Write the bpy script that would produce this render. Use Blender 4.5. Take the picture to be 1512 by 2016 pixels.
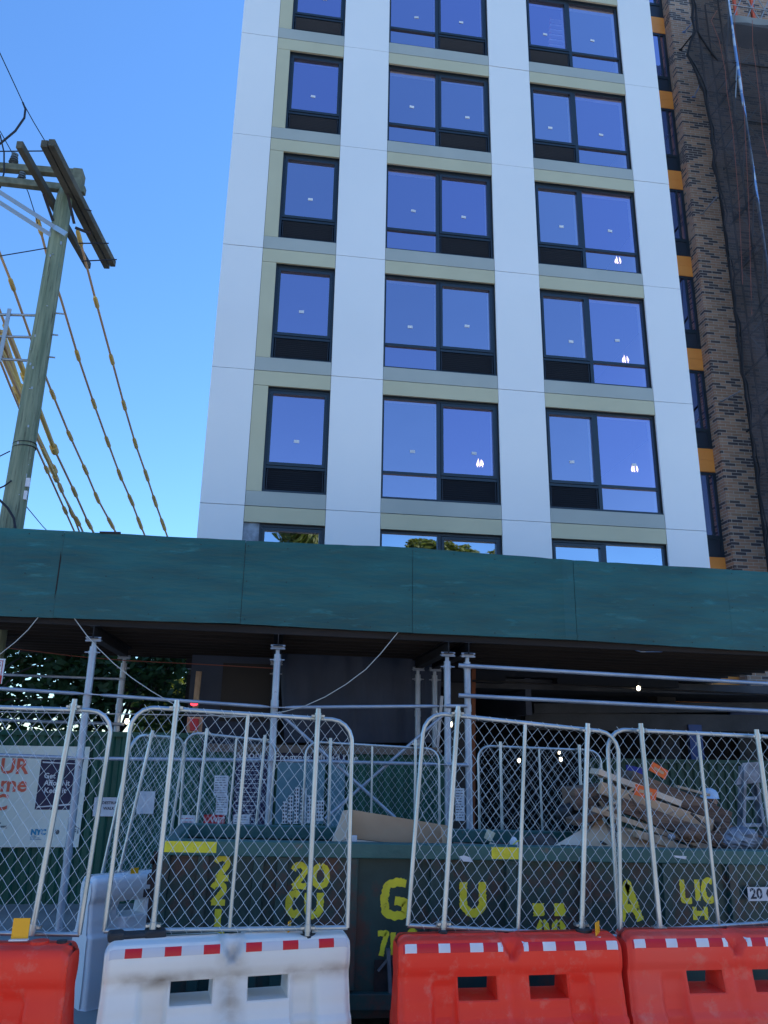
import bpy, math, random
from math import sin, cos, pi, radians as R
from mathutils import Vector as V, Matrix, noise
random.seed(7)
S = bpy.context.scene
for o in list(bpy.data.objects): bpy.data.objects.remove(o)
C = S.collection
# ---------------------------------------------------------------- camera
F, PIT, ROL, YAW, EYE = 1520.0, .2917087, .0168770, .1362895, 2.4
fwd = V((sin(YAW)*cos(PIT), cos(YAW)*cos(PIT), sin(PIT)))
rt = V((cos(YAW), -sin(YAW), 0)); up = rt.cross(fwd)
r2 = rt*cos(ROL)+up*sin(ROL); u2 = up*cos(ROL)-rt*sin(ROL)
cd = bpy.data.cameras.new('camera'); cam = bpy.data.objects.new('camera', cd); C.objects.link(cam)
cd.sensor_fit = 'HORIZONTAL'; cd.sensor_width = 36; cd.lens = F/1512*36; cd.clip_start = .05; cd.clip_end = 2000
m = Matrix((r2, u2, -fwd)).transposed().to_4x4(); m.translation = V((0, 0, EYE)); cam.matrix_world = m
S.camera = cam
S.render.resolution_x, S.render.resolution_y = 768, 1024
# ---------------------------------------------------------------- light
SUN_EL, SUN_AZ = R(50), R(60)           # azimuth from +Y towards +X: the sun stands behind the new building
w = bpy.data.worlds.new('World'); S.world = w; w.use_nodes = True
nt = w.node_tree; bg = nt.nodes['Background']
sky = nt.nodes.new('ShaderNodeTexSky'); sky.sky_type = 'NISHITA'; sky.sun_disc = False
sky.sun_elevation = SUN_EL; sky.sun_rotation = SUN_AZ; sky.air_density = 1.0; sky.dust_density = 0; sky.ozone_density = 3.5
hs = nt.nodes.new('ShaderNodeHueSaturation'); hs.inputs['Saturation'].default_value = 1.06
nt.links.new(sky.outputs[0], hs.inputs['Color']); 
tint = nt.nodes.new('ShaderNodeMixRGB'); tint.blend_type = 'MULTIPLY'; tint.inputs[0].default_value = 1; tint.inputs[2].default_value = (.62,.83,1,1)
nt.links.new(hs.outputs[0], tint.inputs[1]); nt.links.new(tint.outputs[0], bg.inputs[0])
bg.inputs[1].default_value = .15
sl = bpy.data.lights.new('sun', 'SUN'); sl.energy = 5.0; sl.angle = R(.5); sl.color = (1, .93, .83)
so = bpy.data.objects.new('sun', sl); C.objects.link(so)
sd = V((sin(SUN_AZ)*cos(SUN_EL), cos(SUN_AZ)*cos(SUN_EL), sin(SUN_EL)))
so.rotation_euler = sd.to_track_quat('Z', 'Y').to_euler(); so.location = (10, 30, 60)
S.view_settings.view_transform = 'Standard'; S.view_settings.look = 'None'
S.view_settings.exposure = .95; S.view_settings.gamma = 1
# ---------------------------------------------------------------- helpers
def ray(px, py):
    return (rt*0 + r2*((px-756)/F) + u2*(-(py-1008)/F) + fwd)
def at(px, py, Y):
    d = ray(px, py); d = d*(Y/d.y); return V((d.x, d.y, d.z+EYE))
def atz(px, py, z):
    d = ray(px, py); d = d*((z-EYE)/d.z); return V((d.x, d.y, d.z+EYE))
def tag(o, label=None, cat=None, group=None, kind=None):
    if label: o['label'] = label
    if cat: o['category'] = cat
    if group: o['group'] = group
    if kind: o['kind'] = kind
    return o
def empty(name, loc, label=None, cat=None, group=None, rz=0):
    o = bpy.data.objects.new(name, None); C.objects.link(o); o.location = loc; o.rotation_euler = (0, 0, rz)
    o.empty_display_size = .2
    return tag(o, label, cat, group)
def frame(a, b, ref=V((0, 0, 1))):
    z = (b-a).normalized()
    if abs(z.dot(ref)) > .98: ref = V((1, 0, 0)) if abs(z.x) < .9 else V((0, 1, 0))
    x = ref.cross(z).normalized(); y = z.cross(x)
    return x, y, z
SPLIT = {'rib','cross_beam','yellow_patch','torn_sticker','ledger','brace','standard','coupler','deck_joist','parapet_stud','rung','orange_panel','wheel','through_bolt','strap_brace','diagonal_brace','cable_clip','banding',
 'bar','column','blue_tarp_strip','coupling','yellow_cover','interior_wall','floor_edge','paper_label','bulb','lamp_arm','backing_wall','roof','side_wall','concrete_beam','white_rule','welded_strut','crossarm','standoff_bracket','top_rail','hem'}
SIB = {}
class MB:
    def __init__(s): s.v = []; s.f = []; s.m = []; s.sm = []
    def add(s, vs, fs, mi=0, smooth=False):
        n = len(s.v); s.v += [tuple(p) for p in vs]
        for f in fs: s.f.append(tuple(i+n for i in f)); s.m.append(mi); s.sm.append(smooth)
        return s
    def box(s, a, b, mi=0):
        x0, y0, z0 = a; x1, y1, z1 = b
        return s.add([(x0,y0,z0),(x1,y0,z0),(x1,y1,z0),(x0,y1,z0),(x0,y0,z1),(x1,y0,z1),(x1,y1,z1),(x0,y1,z1)],
            [(0,3,2,1),(4,5,6,7),(0,1,5,4),(1,2,6,5),(2,3,7,6),(3,0,4,7)], mi)
    def obox(s, c, X, Y, Z, mi=0):      # centre + half-vectors
        c = V(c); vs = [c+X*i+Y*j+Z*k for k in (-1,1) for (i,j) in ((-1,-1),(1,-1),(1,1),(-1,1))]
        return s.add(vs, [(0,3,2,1),(4,5,6,7),(0,1,5,4),(1,2,6,5),(2,3,7,6),(3,0,4,7)], mi)
    def bar(s, a, b, w, h, ref=V((0,0,1)), mi=0):
        a = V(a); b = V(b); x, y, z = frame(a, b, ref)
        return s.obox((a+b)/2, x*w/2, y*h/2, z*(b-a).length/2, mi)
    def tube(s, pts, r, n=8, mi=0, cap=True, smooth=True):
        pts = [V(p) for p in pts]; vs = []; fs = []; k = len(pts)
        x = None
        for i, p in enumerate(pts):
            d = (pts[min(i+1, k-1)]-pts[max(i-1, 0)])
            if d.length < 1e-9: d = V((0,0,1))
            d.normalize()
            if x is None: x, y, _ = frame(V((0,0,0)), d)
            else:
                x = (x-d*x.dot(d)); x.normalize() if x.length > 1e-6 else None; y = d.cross(x)
            rr = r[i] if isinstance(r, (list, tuple)) else r
            for j in range(n):
                a = 2*pi*j/n; vs.append(p+x*(cos(a)*rr)+y*(sin(a)*rr))
        for i in range(k-1):
            for j in range(n):
                j2 = (j+1) % n; fs.append((i*n+j, i*n+j2, (i+1)*n+j2, (i+1)*n+j))
        s.add(vs, fs, mi, smooth)
        if cap: s.add([vs[j] for j in range(n)], [tuple(range(n))[::-1]], mi); s.add([vs[(k-1)*n+j] for j in range(n)], [tuple(range(n))], mi)
        return s
    def ball(s, c, r, mi=0, n=10, m=6, sz=(1,1,1)):
        vs = []; fs = []
        for i in range(m+1):
            t = pi*i/m
            for j in range(n):
                a = 2*pi*j/n; vs.append((c[0]+r*sin(t)*cos(a)*sz[0], c[1]+r*sin(t)*sin(a)*sz[1], c[2]+r*cos(t)*sz[2]))
        for i in range(m):
            for j in range(n): j2=(j+1)%n; fs.append((i*n+j, (i+1)*n+j, (i+1)*n+j2, i*n+j2))
        return s.add(vs, fs, mi, True)
    def slab(s, pts, t, nrm=None, mi=0):  # polygon with thickness t along its normal
        pts = [V(p) for p in pts]; n = nrm or (pts[1]-pts[0]).cross(pts[2]-pts[0]).normalized(); k = len(pts)
        vs = [p-n*t/2 for p in pts]+[p+n*t/2 for p in pts]
        fs = [tuple(range(k))[::-1], tuple(range(k, 2*k))]+[(i, (i+1)%k, (i+1)%k+k, i+k) for i in range(k)]
        return s.add(vs, fs, mi)
    def comps(s):
        par = list(range(len(s.v)))
        def fd(a):
            while par[a] != a: par[a] = par[par[a]]; a = par[a]
            return a
        for f in s.f:
            r0 = fd(f[0])
            for q in f[1:]: par[fd(q)] = r0
        keys = {}; 
        for i, f in enumerate(s.f): keys.setdefault(tuple(round(c, 4) for c in s.v[f[0]]) and fd(f[0]), []).append(i)
        # end caps made as loose faces join the tube that shares their corner position
        pos = {}; root = {k: k for k in keys}
        def rf(a):
            while root[a] != a: a = root[a]
            return a
        for k, fs in keys.items():
            for i in fs:
                for q in s.f[i]:
                    p = tuple(round(c, 5) for c in s.v[q])
                    if p in pos: root[rf(k)] = rf(pos[p])
                    else: pos[p] = k
        out = {}
        for k, fs in keys.items(): out.setdefault(rf(k), []).extend(fs)
        return list(out.values())
    def build(s, name, mats, parent=None, loc=None, bevel=0, smooth=None):
        if name in SPLIT:
            cs = s.comps()
            if len(cs) > 1:
                obs = []
                for fs in cs:
                    b = MB(); mp = {}
                    for i in fs:
                        f = []
                        for q in s.f[i]:
                            if q not in mp: mp[q] = len(b.v); b.v.append(s.v[q])
                            f.append(mp[q])
                        b.f.append(tuple(f)); b.m.append(s.m[i]); b.sm.append(s.sm[i])
                    obs.append(b.build1(name, mats, parent, loc, bevel, smooth))
                SIB[obs[0].name] = obs[1:]; return obs[0]
        return s.build1(name, mats, parent, loc, bevel, smooth)
    def build1(s, name, mats, parent=None, loc=None, bevel=0, smooth=None):
        me = bpy.data.meshes.new(name); me.from_pydata(s.v, [], s.f)
        if not isinstance(mats, (list, tuple)): mats = [mats]
        for q in mats: me.materials.append(q)
        me.polygons.foreach_set('material_index', s.m)
        me.polygons.foreach_set('use_smooth', s.sm if smooth is None else [smooth]*len(s.f)); me.update()
        o = bpy.data.objects.new(name, me); C.objects.link(o)
        if loc is not None: o.location = loc
        if parent is not None: o.parent = parent
        if bevel:
            b = o.modifiers.new('bevel', 'BEVEL'); b.width = bevel; b.segments = 2; b.limit_method = 'ANGLE'
        return o
def rel(o, parent):                       # world-built mesh hung under an empty that has a location
    o.parent = parent; parent_m = Matrix.LocRotScale(parent.location, parent.rotation_euler, None); o.matrix_parent_inverse = parent_m.inverted()
    for q in SIB.get(o.name, []): q.parent = parent; q.matrix_parent_inverse = parent_m.inverted()
    return o
# ---------------------------------------------------------------- materials
def mat(name, c, rough=.6, metal=0, c2=None, scale=3, detail=5, bump=0, bscale=20, ramp=(.35,.65), stretch=(1,1,1), dirt=None, dscale=1.5, dramp=(.58,.75), spec=.5):
    M = bpy.data.materials.new(name); M.use_nodes = True; t = M.node_tree; N = t.nodes; L = t.links
    p = N['Principled BSDF']; p.inputs['Roughness'].default_value = rough; p.inputs['Metallic'].default_value = metal
    p.inputs['Specular IOR Level'].default_value = spec
    p.inputs['Base Color'].default_value = (*c, 1)
    tc = N.new('ShaderNodeTexCoord'); mp = N.new('ShaderNodeMapping'); mp.inputs['Scale'].default_value = stretch
    L.new(tc.outputs['Object'], mp.inputs[0])
    col = None
    if c2:
        n = N.new('ShaderNodeTexNoise'); n.inputs['Scale'].default_value = scale; n.inputs['Detail'].default_value = detail
        L.new(mp.outputs[0], n.inputs[0]); r = N.new('ShaderNodeValToRGB')
        r.color_ramp.elements[0].position = ramp[0]; r.color_ramp.elements[1].position = ramp[1]
        r.color_ramp.elements[0].color = (*c, 1); r.color_ramp.elements[1].color = (*c2, 1)
        L.new(n.outputs[0], r.inputs[0]); col = r.outputs[0]
    if dirt:
        n = N.new('ShaderNodeTexNoise'); n.inputs['Scale'].default_value = dscale; n.inputs['Detail'].default_value = 8; n.inputs['Roughness'].default_value = .7
        L.new(mp.outputs[0], n.inputs[0]); r = N.new('ShaderNodeMapRange'); r.inputs[1].default_value = dramp[0]; r.inputs[2].default_value = dramp[1]
        L.new(n.outputs[0], r.inputs[0]); mx = N.new('ShaderNodeMixRGB'); mx.inputs[2].default_value = (*dirt, 1); L.new(r.outputs[0], mx.inputs[0])
        if col: L.new(col, mx.inputs[1])
        else: mx.inputs[1].default_value = (*c, 1)
        col = mx.outputs[0]
    if col: L.new(col, p.inputs['Base Color'])
    if bump:
        n = N.new('ShaderNodeTexNoise'); n.inputs['Scale'].default_value = bscale; n.inputs['Detail'].default_value = 4
        L.new(mp.outputs[0], n.inputs[0]); b = N.new('ShaderNodeBump'); b.inputs['Strength'].default_value = bump; b.inputs['Distance'].default_value = .02
        L.new(n.outputs[0], b.inputs['Height']); L.new(b.outputs[0], p.inputs['Normal'])
    return M
def emit(name, c, s):
    M = bpy.data.materials.new(name); M.use_nodes = True; p = M.node_tree.nodes['Principled BSDF']
    p.inputs['Base Color'].default_value = (*c, 1); p.inputs['Emission Color'].default_value = (*c, 1); p.inputs['Emission Strength'].default_value = s
    return M
def glass(name, refl, tint, fac, rough=0, wob=.0):
    M = bpy.data.materials.new(name); M.use_nodes = True; t = M.node_tree; N = t.nodes; L = t.links
    g = N.new('ShaderNodeBsdfGlossy'); g.inputs[0].default_value = (*refl, 1); g.inputs['Roughness'].default_value = rough
    tr = N.new('ShaderNodeBsdfTransparent'); tr.inputs[0].default_value = (*tint, 1)
    lw = N.new('ShaderNodeLayerWeight'); lw.inputs[0].default_value = .35
    mr = N.new('ShaderNodeMapRange'); mr.inputs[3].default_value = fac; mr.inputs[4].default_value = 1; L.new(lw.outputs['Facing'], mr.inputs[0])
    mx = N.new('ShaderNodeMixShader'); L.new(mr.outputs[0], mx.inputs[0]); L.new(tr.outputs[0], mx.inputs[1]); L.new(g.outputs[0], mx.inputs[2])
    L.new(mx.outputs[0], N['Material Output'].inputs[0])
    if wob:
        tc = N.new('ShaderNodeTexCoord'); n = N.new('ShaderNodeTexNoise'); n.inputs['Scale'].default_value = .9; n.inputs['Detail'].default_value = 1; L.new(tc.outputs['Object'], n.inputs[0])
        b = N.new('ShaderNodeBump'); b.inputs['Strength'].default_value = wob; b.inputs['Distance'].default_value = .05; L.new(n.outputs[0], b.inputs['Height']); L.new(b.outputs[0], g.inputs['Normal'])
    return M
def seethru(name, c, open_, c2=None, scale=2):
    M = mat(name, c, .9, c2=c2, scale=scale); t = M.node_tree; N = t.nodes; L = t.links
    tr = N.new('ShaderNodeBsdfTransparent'); mx = N.new('ShaderNodeMixShader'); mx.inputs[0].default_value = open_
    L.new(N['Principled BSDF'].outputs[0], mx.inputs[1]); L.new(tr.outputs[0], mx.inputs[2]); L.new(mx.outputs[0], N['Material Output'].inputs[0]); return M
def brick_mat():
    M = mat('brick', (.3,.2,.15), .85); t = M.node_tree; N = t.nodes; L = t.links; p = N['Principled BSDF']
    tc = N.new('ShaderNodeTexCoord'); sx = N.new('ShaderNodeSeparateXYZ'); L.new(tc.outputs['Object'], sx.inputs[0])
    ad = N.new('ShaderNodeMath'); L.new(sx.outputs[0], ad.inputs[0]); L.new(sx.outputs[1], ad.inputs[1])
    cb = N.new('ShaderNodeCombineXYZ'); L.new(ad.outputs[0], cb.inputs[0]); L.new(sx.outputs[2], cb.inputs[1])
    bt = N.new('ShaderNodeTexBrick'); bt.inputs['Scale'].default_value = 1; bt.inputs['Brick Width'].default_value = .30; bt.inputs['Row Height'].default_value = .086
    bt.inputs['Mortar Size'].default_value = .008; bt.inputs['Mortar Smooth'].default_value = .1; bt.offset = .5
    bt.inputs['Color1'].default_value = (0,0,0,1); bt.inputs['Color2'].default_value = (1,1,1,1); L.new(cb.outputs[0], bt.inputs[0])
    r = N.new('ShaderNodeValToRGB'); r.color_ramp.interpolation = 'CONSTANT'; e = r.color_ramp.elements
    e[0].color = (.44,.25,.16,1); e[1].position = .22; e[1].color = (.50,.31,.21,1)
    for q, c in ((.42,(.46,.27,.18)),(.56,(.12,.09,.085)),(.70,(.38,.23,.15)),(.82,(.09,.07,.075))): x = e.new(q); x.color = (*c,1)
    L.new(bt.outputs['Color'], r.inputs[0])
    mx = N.new('ShaderNodeMixRGB'); L.new(bt.outputs['Fac'], mx.inputs[0]); L.new(r.outputs[0], mx.inputs[1]); mx.inputs[2].default_value = (.52,.46,.40,1)
    L.new(mx.outputs[0], p.inputs['Base Color'])
    b = N.new('ShaderNodeBump'); b.inputs['Distance'].default_value = .01; b.invert = True; L.new(bt.outputs['Fac'], b.inputs['Height']); L.new(b.outputs[0], p.inputs['Normal'])
    return M
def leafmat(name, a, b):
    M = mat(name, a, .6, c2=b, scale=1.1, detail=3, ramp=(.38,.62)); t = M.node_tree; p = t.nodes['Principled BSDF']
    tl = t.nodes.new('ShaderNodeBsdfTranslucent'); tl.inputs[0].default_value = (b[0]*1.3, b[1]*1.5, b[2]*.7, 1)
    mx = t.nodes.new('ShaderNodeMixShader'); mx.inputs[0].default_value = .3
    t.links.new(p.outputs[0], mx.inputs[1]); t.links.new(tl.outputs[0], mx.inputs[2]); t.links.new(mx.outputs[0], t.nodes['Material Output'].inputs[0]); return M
m_white = mat('white_panel', (.78,.79,.80), .42, c2=(.82,.825,.83), scale=.35)
m_tan = mat('tan_panel', (.50,.47,.32), .45, c2=(.54,.51,.35), scale=.8)
m_grey = mat('grey_panel', (.38,.40,.365), .42, c2=(.42,.44,.40), scale=.8)
m_frame = mat('window_metal', (.03,.045,.062), .35, .3)
m_louvre = mat('louvre_metal', (.032,.042,.062), .4, .2)
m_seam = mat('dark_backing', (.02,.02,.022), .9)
m_panes = [glass('window_glass', (c+.13,c+.0,1), (.85,.9,1), f, 0, wb) for c, f, wb in ((.72,.50,.05),(.78,.47,.09),(.68,.52,.05),(.80,.50,.12))]; m_pane = m_panes[0]
m_panewob = glass('film_glass', (.8,.85,1), (.4,.5,.6), .6, .01, .22)
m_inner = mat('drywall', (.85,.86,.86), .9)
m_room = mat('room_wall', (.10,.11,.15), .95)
m_conc = mat('concrete', (.27,.27,.26), .9, c2=(.19,.19,.19), scale=1.2, bump=.2)
m_dconc = mat('shaded_concrete', (.09,.09,.095), .95, c2=(.05,.05,.052), scale=1.2, bump=.2)  # gloom of the ground floor put into the concrete's colour
m_orange = mat('orange_panel', (.90,.31,.06), .45, c2=(.95,.35,.07), scale=2)
m_brick = brick_mat()
m_ply = mat('green_plywood', (.003,.072,.070), .42, c2=(.007,.115,.112), scale=1.5, detail=10, stretch=(.45,1,2.2), bump=.6, bscale=7, dirt=(.022,.17,.17), dscale=3.2, dramp=(.58,.72))
m_greenfence = mat('green_hoarding', (.006,.075,.050), .5, c2=(.012,.11,.072), scale=.9)
m_galv = mat('galvanised_tube', (.40,.46,.48), .36, .8, c2=(.56,.61,.63), scale=6, stretch=(1,1,.4))
m_galv2 = mat('scaffold_tube', (.36,.40,.47), .5, .55, c2=(.5,.54,.6), scale=3, dirt=(.16,.15,.15), dscale=9, dramp=(.64,.7))
m_wire = mat('chain_wire', (.66,.72,.74), .45, .5)
m_steel = mat('dark_steel', (.012,.012,.014), .7, .2, c2=(.03,.024,.022), scale=4)
m_timber = mat('timber_joist', (.014,.011,.010), .85, c2=(.028,.020,.017), scale=2, stretch=(.2,3,3))
m_dump = mat('dumpster_paint', (.011,.046,.044), .45, c2=(.022,.074,.068), scale=2.2, detail=9, dirt=(.085,.042,.034), dscale=2.0, dramp=(.50,.62), bump=.3, bscale=6)
m_rim = mat('dumpster_rim_paint', (.022,.105,.10), .42, c2=(.035,.14,.13), scale=3, dirt=(.16,.12,.10), dscale=4, dramp=(.62,.7), bump=.2)
m_rust = mat('rusty_steel', (.04,.02,.016), .85, c2=(.02,.02,.022), scale=5, bump=.4)
m_yellow = mat('yellow_paint', (.92,.80,.04), .5, c2=(.80,.68,.04), scale=7, dirt=(.05,.06,.03), dscale=14, dramp=(.62,.68))
m_redp = mat('red_plastic', (.96,.058,.03), .45, c2=(.93,.045,.024), scale=1.6, dirt=(.85,.17,.12), dscale=9, dramp=(.54,.76), spec=.3)
m_redp2 = mat('faded_red_plastic', (.93,.075,.05), .48, c2=(.90,.10,.07), scale=1.6, dirt=(.78,.24,.18), dscale=6, dramp=(.54,.8), spec=.22)
def white_plastic():
    M = mat('white_plastic', (.74,.73,.69), .42, c2=(.82,.81,.77), scale=1.4); t = M.node_tree; N = t.nodes; L = t.links; p = N['Principled BSDF']
    src = p.inputs['Base Color'].links[0].from_socket
    tc = N.new('ShaderNodeTexCoord'); sx = N.new('ShaderNodeSeparateXYZ'); L.new(tc.outputs['Object'], sx.inputs[0])
    mp = N.new('ShaderNodeMapping'); mp.inputs['Scale'].default_value = (2.2,1,3.5); L.new(tc.outputs['Object'], mp.inputs[0])
    n = N.new('ShaderNodeTexNoise'); n.inputs['Scale'].default_value = 1.4; n.inputs['Detail'].default_value = 8; L.new(mp.outputs[0], n.inputs[0])
    def band(sock, c, w):
        a = N.new('ShaderNodeMath'); a.operation='SUBTRACT'; L.new(sock, a.inputs[0]); a.inputs[1].default_value = c
        b = N.new('ShaderNodeMath'); b.operation='ABSOLUTE'; L.new(a.outputs[0], b.inputs[0])
        d = N.new('ShaderNodeMapRange'); L.new(b.outputs[0], d.inputs[0]); d.inputs[1].default_value = w; d.inputs[2].default_value = 0; return d.outputs[0]
    z = band(sx.outputs[2], .865, .075); x = band(sx.outputs[0], 0, .13)
    mx = N.new('ShaderNodeMath'); mx.operation='MAXIMUM'; L.new(z, mx.inputs[0]); L.new(x, mx.inputs[1])
    g = N.new('ShaderNodeMath'); g.operation='MULTIPLY'; r = N.new('ShaderNodeMapRange'); L.new(n.outputs[0], r.inputs[0]); r.inputs[1].default_value=.44; r.inputs[2].default_value=.74; r.inputs[4].default_value=1.0
    L.new(mx.outputs[0], g.inputs[0]); L.new(r.outputs[0], g.inputs[1])
    mr = N.new('ShaderNodeMixRGB'); L.new(g.outputs[0], mr.inputs[0]); L.new(src, mr.inputs[1]); mr.inputs[2].default_value = (.22,.155,.10,1)
    L.new(mr.outputs[0], p.inputs['Base Color']); return M
m_whitep = white_plastic()
m_tred = mat('red_reflective_tape', (.60,.006,.022), .3); m_twh = mat('white_reflective_tape', (.62,.66,.74), .3, c2=(.74,.76,.82), scale=9)
m_twb = mat('tape_backing', (.58,.60,.65), .35)
m_rubber = mat('black_rubber', (.014,.015,.018), .6, c2=(.03,.032,.036), scale=8, bump=.3)
m_tagy = mat('amber_reflector', (.85,.42,.01), .3); m_paper = mat('paper', (.78,.79,.82), .8, c2=(.6,.62,.68), scale=3)
m_card = mat('cardboard', (.50,.31,.18), .8, c2=(.58,.38,.23), scale=2); m_card2 = mat('pale_cardboard', (.62,.46,.33), .8, c2=(.70,.54,.40), scale=2)
m_wood = mat('plank_end', (.55,.40,.27), .85, c2=(.36,.25,.17), scale=5, stretch=(4,1,1)); m_brown = mat('brown_board', (.12,.068,.048), .85, c2=(.24,.15,.10), scale=3, detail=9, stretch=(1,1,4), bump=.8, bscale=14)
m_rubble = mat('rubble', (.035,.026,.022), .95, c2=(.09,.07,.058), scale=6, bump=.5)
m_asph = mat('asphalt', (.14,.14,.138), .9, c2=(.18,.18,.175), scale=8, bump=.4, bscale=90)
m_pave = mat('pavement_concrete', (.26,.26,.25), .9, c2=(.33,.33,.32), scale=1.5, bump=.2, bscale=40)
m_pole = mat('treated_pole_wood', (.13,.17,.11), .85, c2=(.27,.30,.20), scale=2.6, detail=12, stretch=(5,5,.3), bump=1, bscale=9, dirt=(.07,.08,.055), dscale=5, dramp=(.54,.66))
m_arm = mat('crossarm_wood', (.12,.125,.085), .85, c2=(.2,.2,.14), scale=3, stretch=(3,1,3), bump=.3)
m_arms = mat('dark_crossarm_wood', (.07,.065,.05), .85, c2=(.12,.11,.08), scale=3, bump=.3)
m_met = mat('brace_metal', (.4,.42,.44), .45, .6); m_cable = mat('cable_black', (.012,.012,.02), .6); m_ins = mat('grey_porcelain', (.12,.14,.15), .3)
m_guard = mat('faded_guard', (.62,.38,.20), .6, c2=(.52,.33,.20), scale=1); m_guard2 = mat('yellow_guard', (.72,.46,.11), .55, c2=(.62,.40,.14), scale=2)
m_net = seethru('black_netting', (.024,.019,.019), .20, c2=(.045,.036,.04), scale=.8); m_netd = mat('netting_hem', (.012,.012,.016), .9)
m_blue = mat('blue_paint', (.18,.32,.62), .4, .1, c2=(.55,.65,.78), scale=3, ramp=(.5,.56)); m_rope_r = mat('red_rope', (.30,.09,.06), .8); m_rope_w = mat('white_rope', (.6,.58,.53), .8)
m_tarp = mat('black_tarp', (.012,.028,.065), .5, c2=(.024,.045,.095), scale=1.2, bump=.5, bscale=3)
m_bark = mat('bark', (.07,.05,.035), .9, c2=(.11,.08,.06), scale=5, bump=.5)
m_leaf = leafmat('shaded_foliage', (.022,.05,.016), (.04,.085,.026)); m_leaf2 = leafmat('sunny_foliage', (.09,.12,.025), (.16,.17,.04))  # leaf colours carry the light: one darkened for shade, one lightened for sun
m_navy = mat('navy_print', (.012,.013,.06), .5); m_bann = mat('banner_cream', (.78,.82,.72), .6, c2=(.84,.87,.78), scale=1)
m_coral = mat('coral_ink', (.85,.16,.09), .6); m_wink = mat('white_ink', (.7,.72,.75), .6); m_dink = mat('dark_ink', (.03,.04,.06), .6); m_cyan = mat('cyan_ink', (.03,.30,.50), .6)
m_sred = mat('sign_red', (.50,.015,.025), .4)
m_teal = mat('rendering_sky', (.08,.20,.26), .5, c2=(.15,.30,.35), scale=.8)
m_skin = mat('skin', (.34,.19,.13), .6); m_vest = mat('hi_vis_green', (.10,.85,.06), .6); m_jean = mat('dark_trousers', (.03,.035,.06), .85); m_shirt = mat('dark_shirt', (.05,.06,.08), .85)
m_hat = mat('pale_blue_helmet', (.45,.55,.68), .35); m_silver = mat('silver_stripe', (.5,.52,.54), .3, .5)
m_wrap = mat('plastic_wrap', (.30,.34,.40), .25, c2=(.12,.13,.16), scale=5, bump=.9, bscale=5)
m_bulb = emit('lamp_glow', (1,.86,.62), 6); m_warm = emit('warm_room_lamp', (1,.72,.62), 2.2); m_redl = emit('red_signal_glow', (1,.03,.05), 2.5)

def glyph_tx(txt, size, M, parent, loc, rz=0, name='lettering', ext=.002, bold=0, shear=0, align='LEFT', rx=pi/2, world=True):
    cu = bpy.data.curves.new(name, 'FONT'); cu.body = txt; cu.size = size; cu.extrude = ext; cu.offset = bold; cu.shear = shear; cu.align_x = align; cu.resolution_u = 2
    cu.space_line = .9
    t = bpy.data.objects.new('tmp', cu); C.objects.link(t)
    me = bpy.data.meshes.new_from_object(t.evaluated_get(bpy.context.evaluated_depsgraph_get())); bpy.data.objects.remove(t)
    me.materials.clear(); me.materials.append(M)
    me.transform(Matrix.Translation(loc) @ Matrix.Rotation(rz, 4, 'Z') @ Matrix.Rotation(rx, 4, 'X'))
    o = bpy.data.objects.new(name, me); C.objects.link(o)
    if parent is not None: rel(o, parent) if world else setattr(o, 'parent', parent)
    return o
# hand-painted letters: strokes in a 1 x 1.5 cell
GL = {'2':[[(.05,1.15),(.2,1.42),(.55,1.5),(.85,1.3),(.85,1.0),(.5,.55),(.1,.08)],[(.05,.1),(.95,.1)]],
 '0':[[(.5,1.45),(.15,1.2),(.08,.75),(.15,.3),(.5,.05),(.85,.3),(.92,.75),(.85,1.2),(.5,1.45)]],
 '1':[[(.5,1.45),(.5,.05)]], 'C':[[(.9,1.25),(.6,1.45),(.25,1.3),(.08,.75),(.25,.2),(.6,.05),(.92,.3)]],
 'U':[[(.1,1.45),(.1,.35),(.35,.06),(.65,.06),(.9,.35),(.9,1.45)]],
 'G':[[(.95,1.38),(.6,1.45),(.2,1.35),(.08,.8),(.12,.2),(.45,.05),(.9,.1),(.95,.6),(.5,.68)]],
 '7':[[(.05,1.38),(.95,1.42),(.55,.7),(.4,.05)]], '8':[[(.5,.75),(.2,1.0),(.25,1.35),(.5,1.45),(.78,1.35),(.8,1.0),(.5,.75),(.15,.45),(.2,.1),(.5,.03),(.85,.12),(.85,.48),(.5,.75)]],
 'A':[[(.02,.05),(.45,1.45),(.98,.05)],[(.2,.5),(.8,.5)]], 'L':[[(.15,1.45),(.15,.08),(.85,.08)]], 'I':[[(.5,1.45),(.5,.08)]],
 'H':[[(.12,1.45),(.12,.05)],[(.88,1.45),(.88,.05)],[(.12,.75),(.88,.75)]], '.':[[(.5,.3),(.5,1.2)]]}
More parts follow.
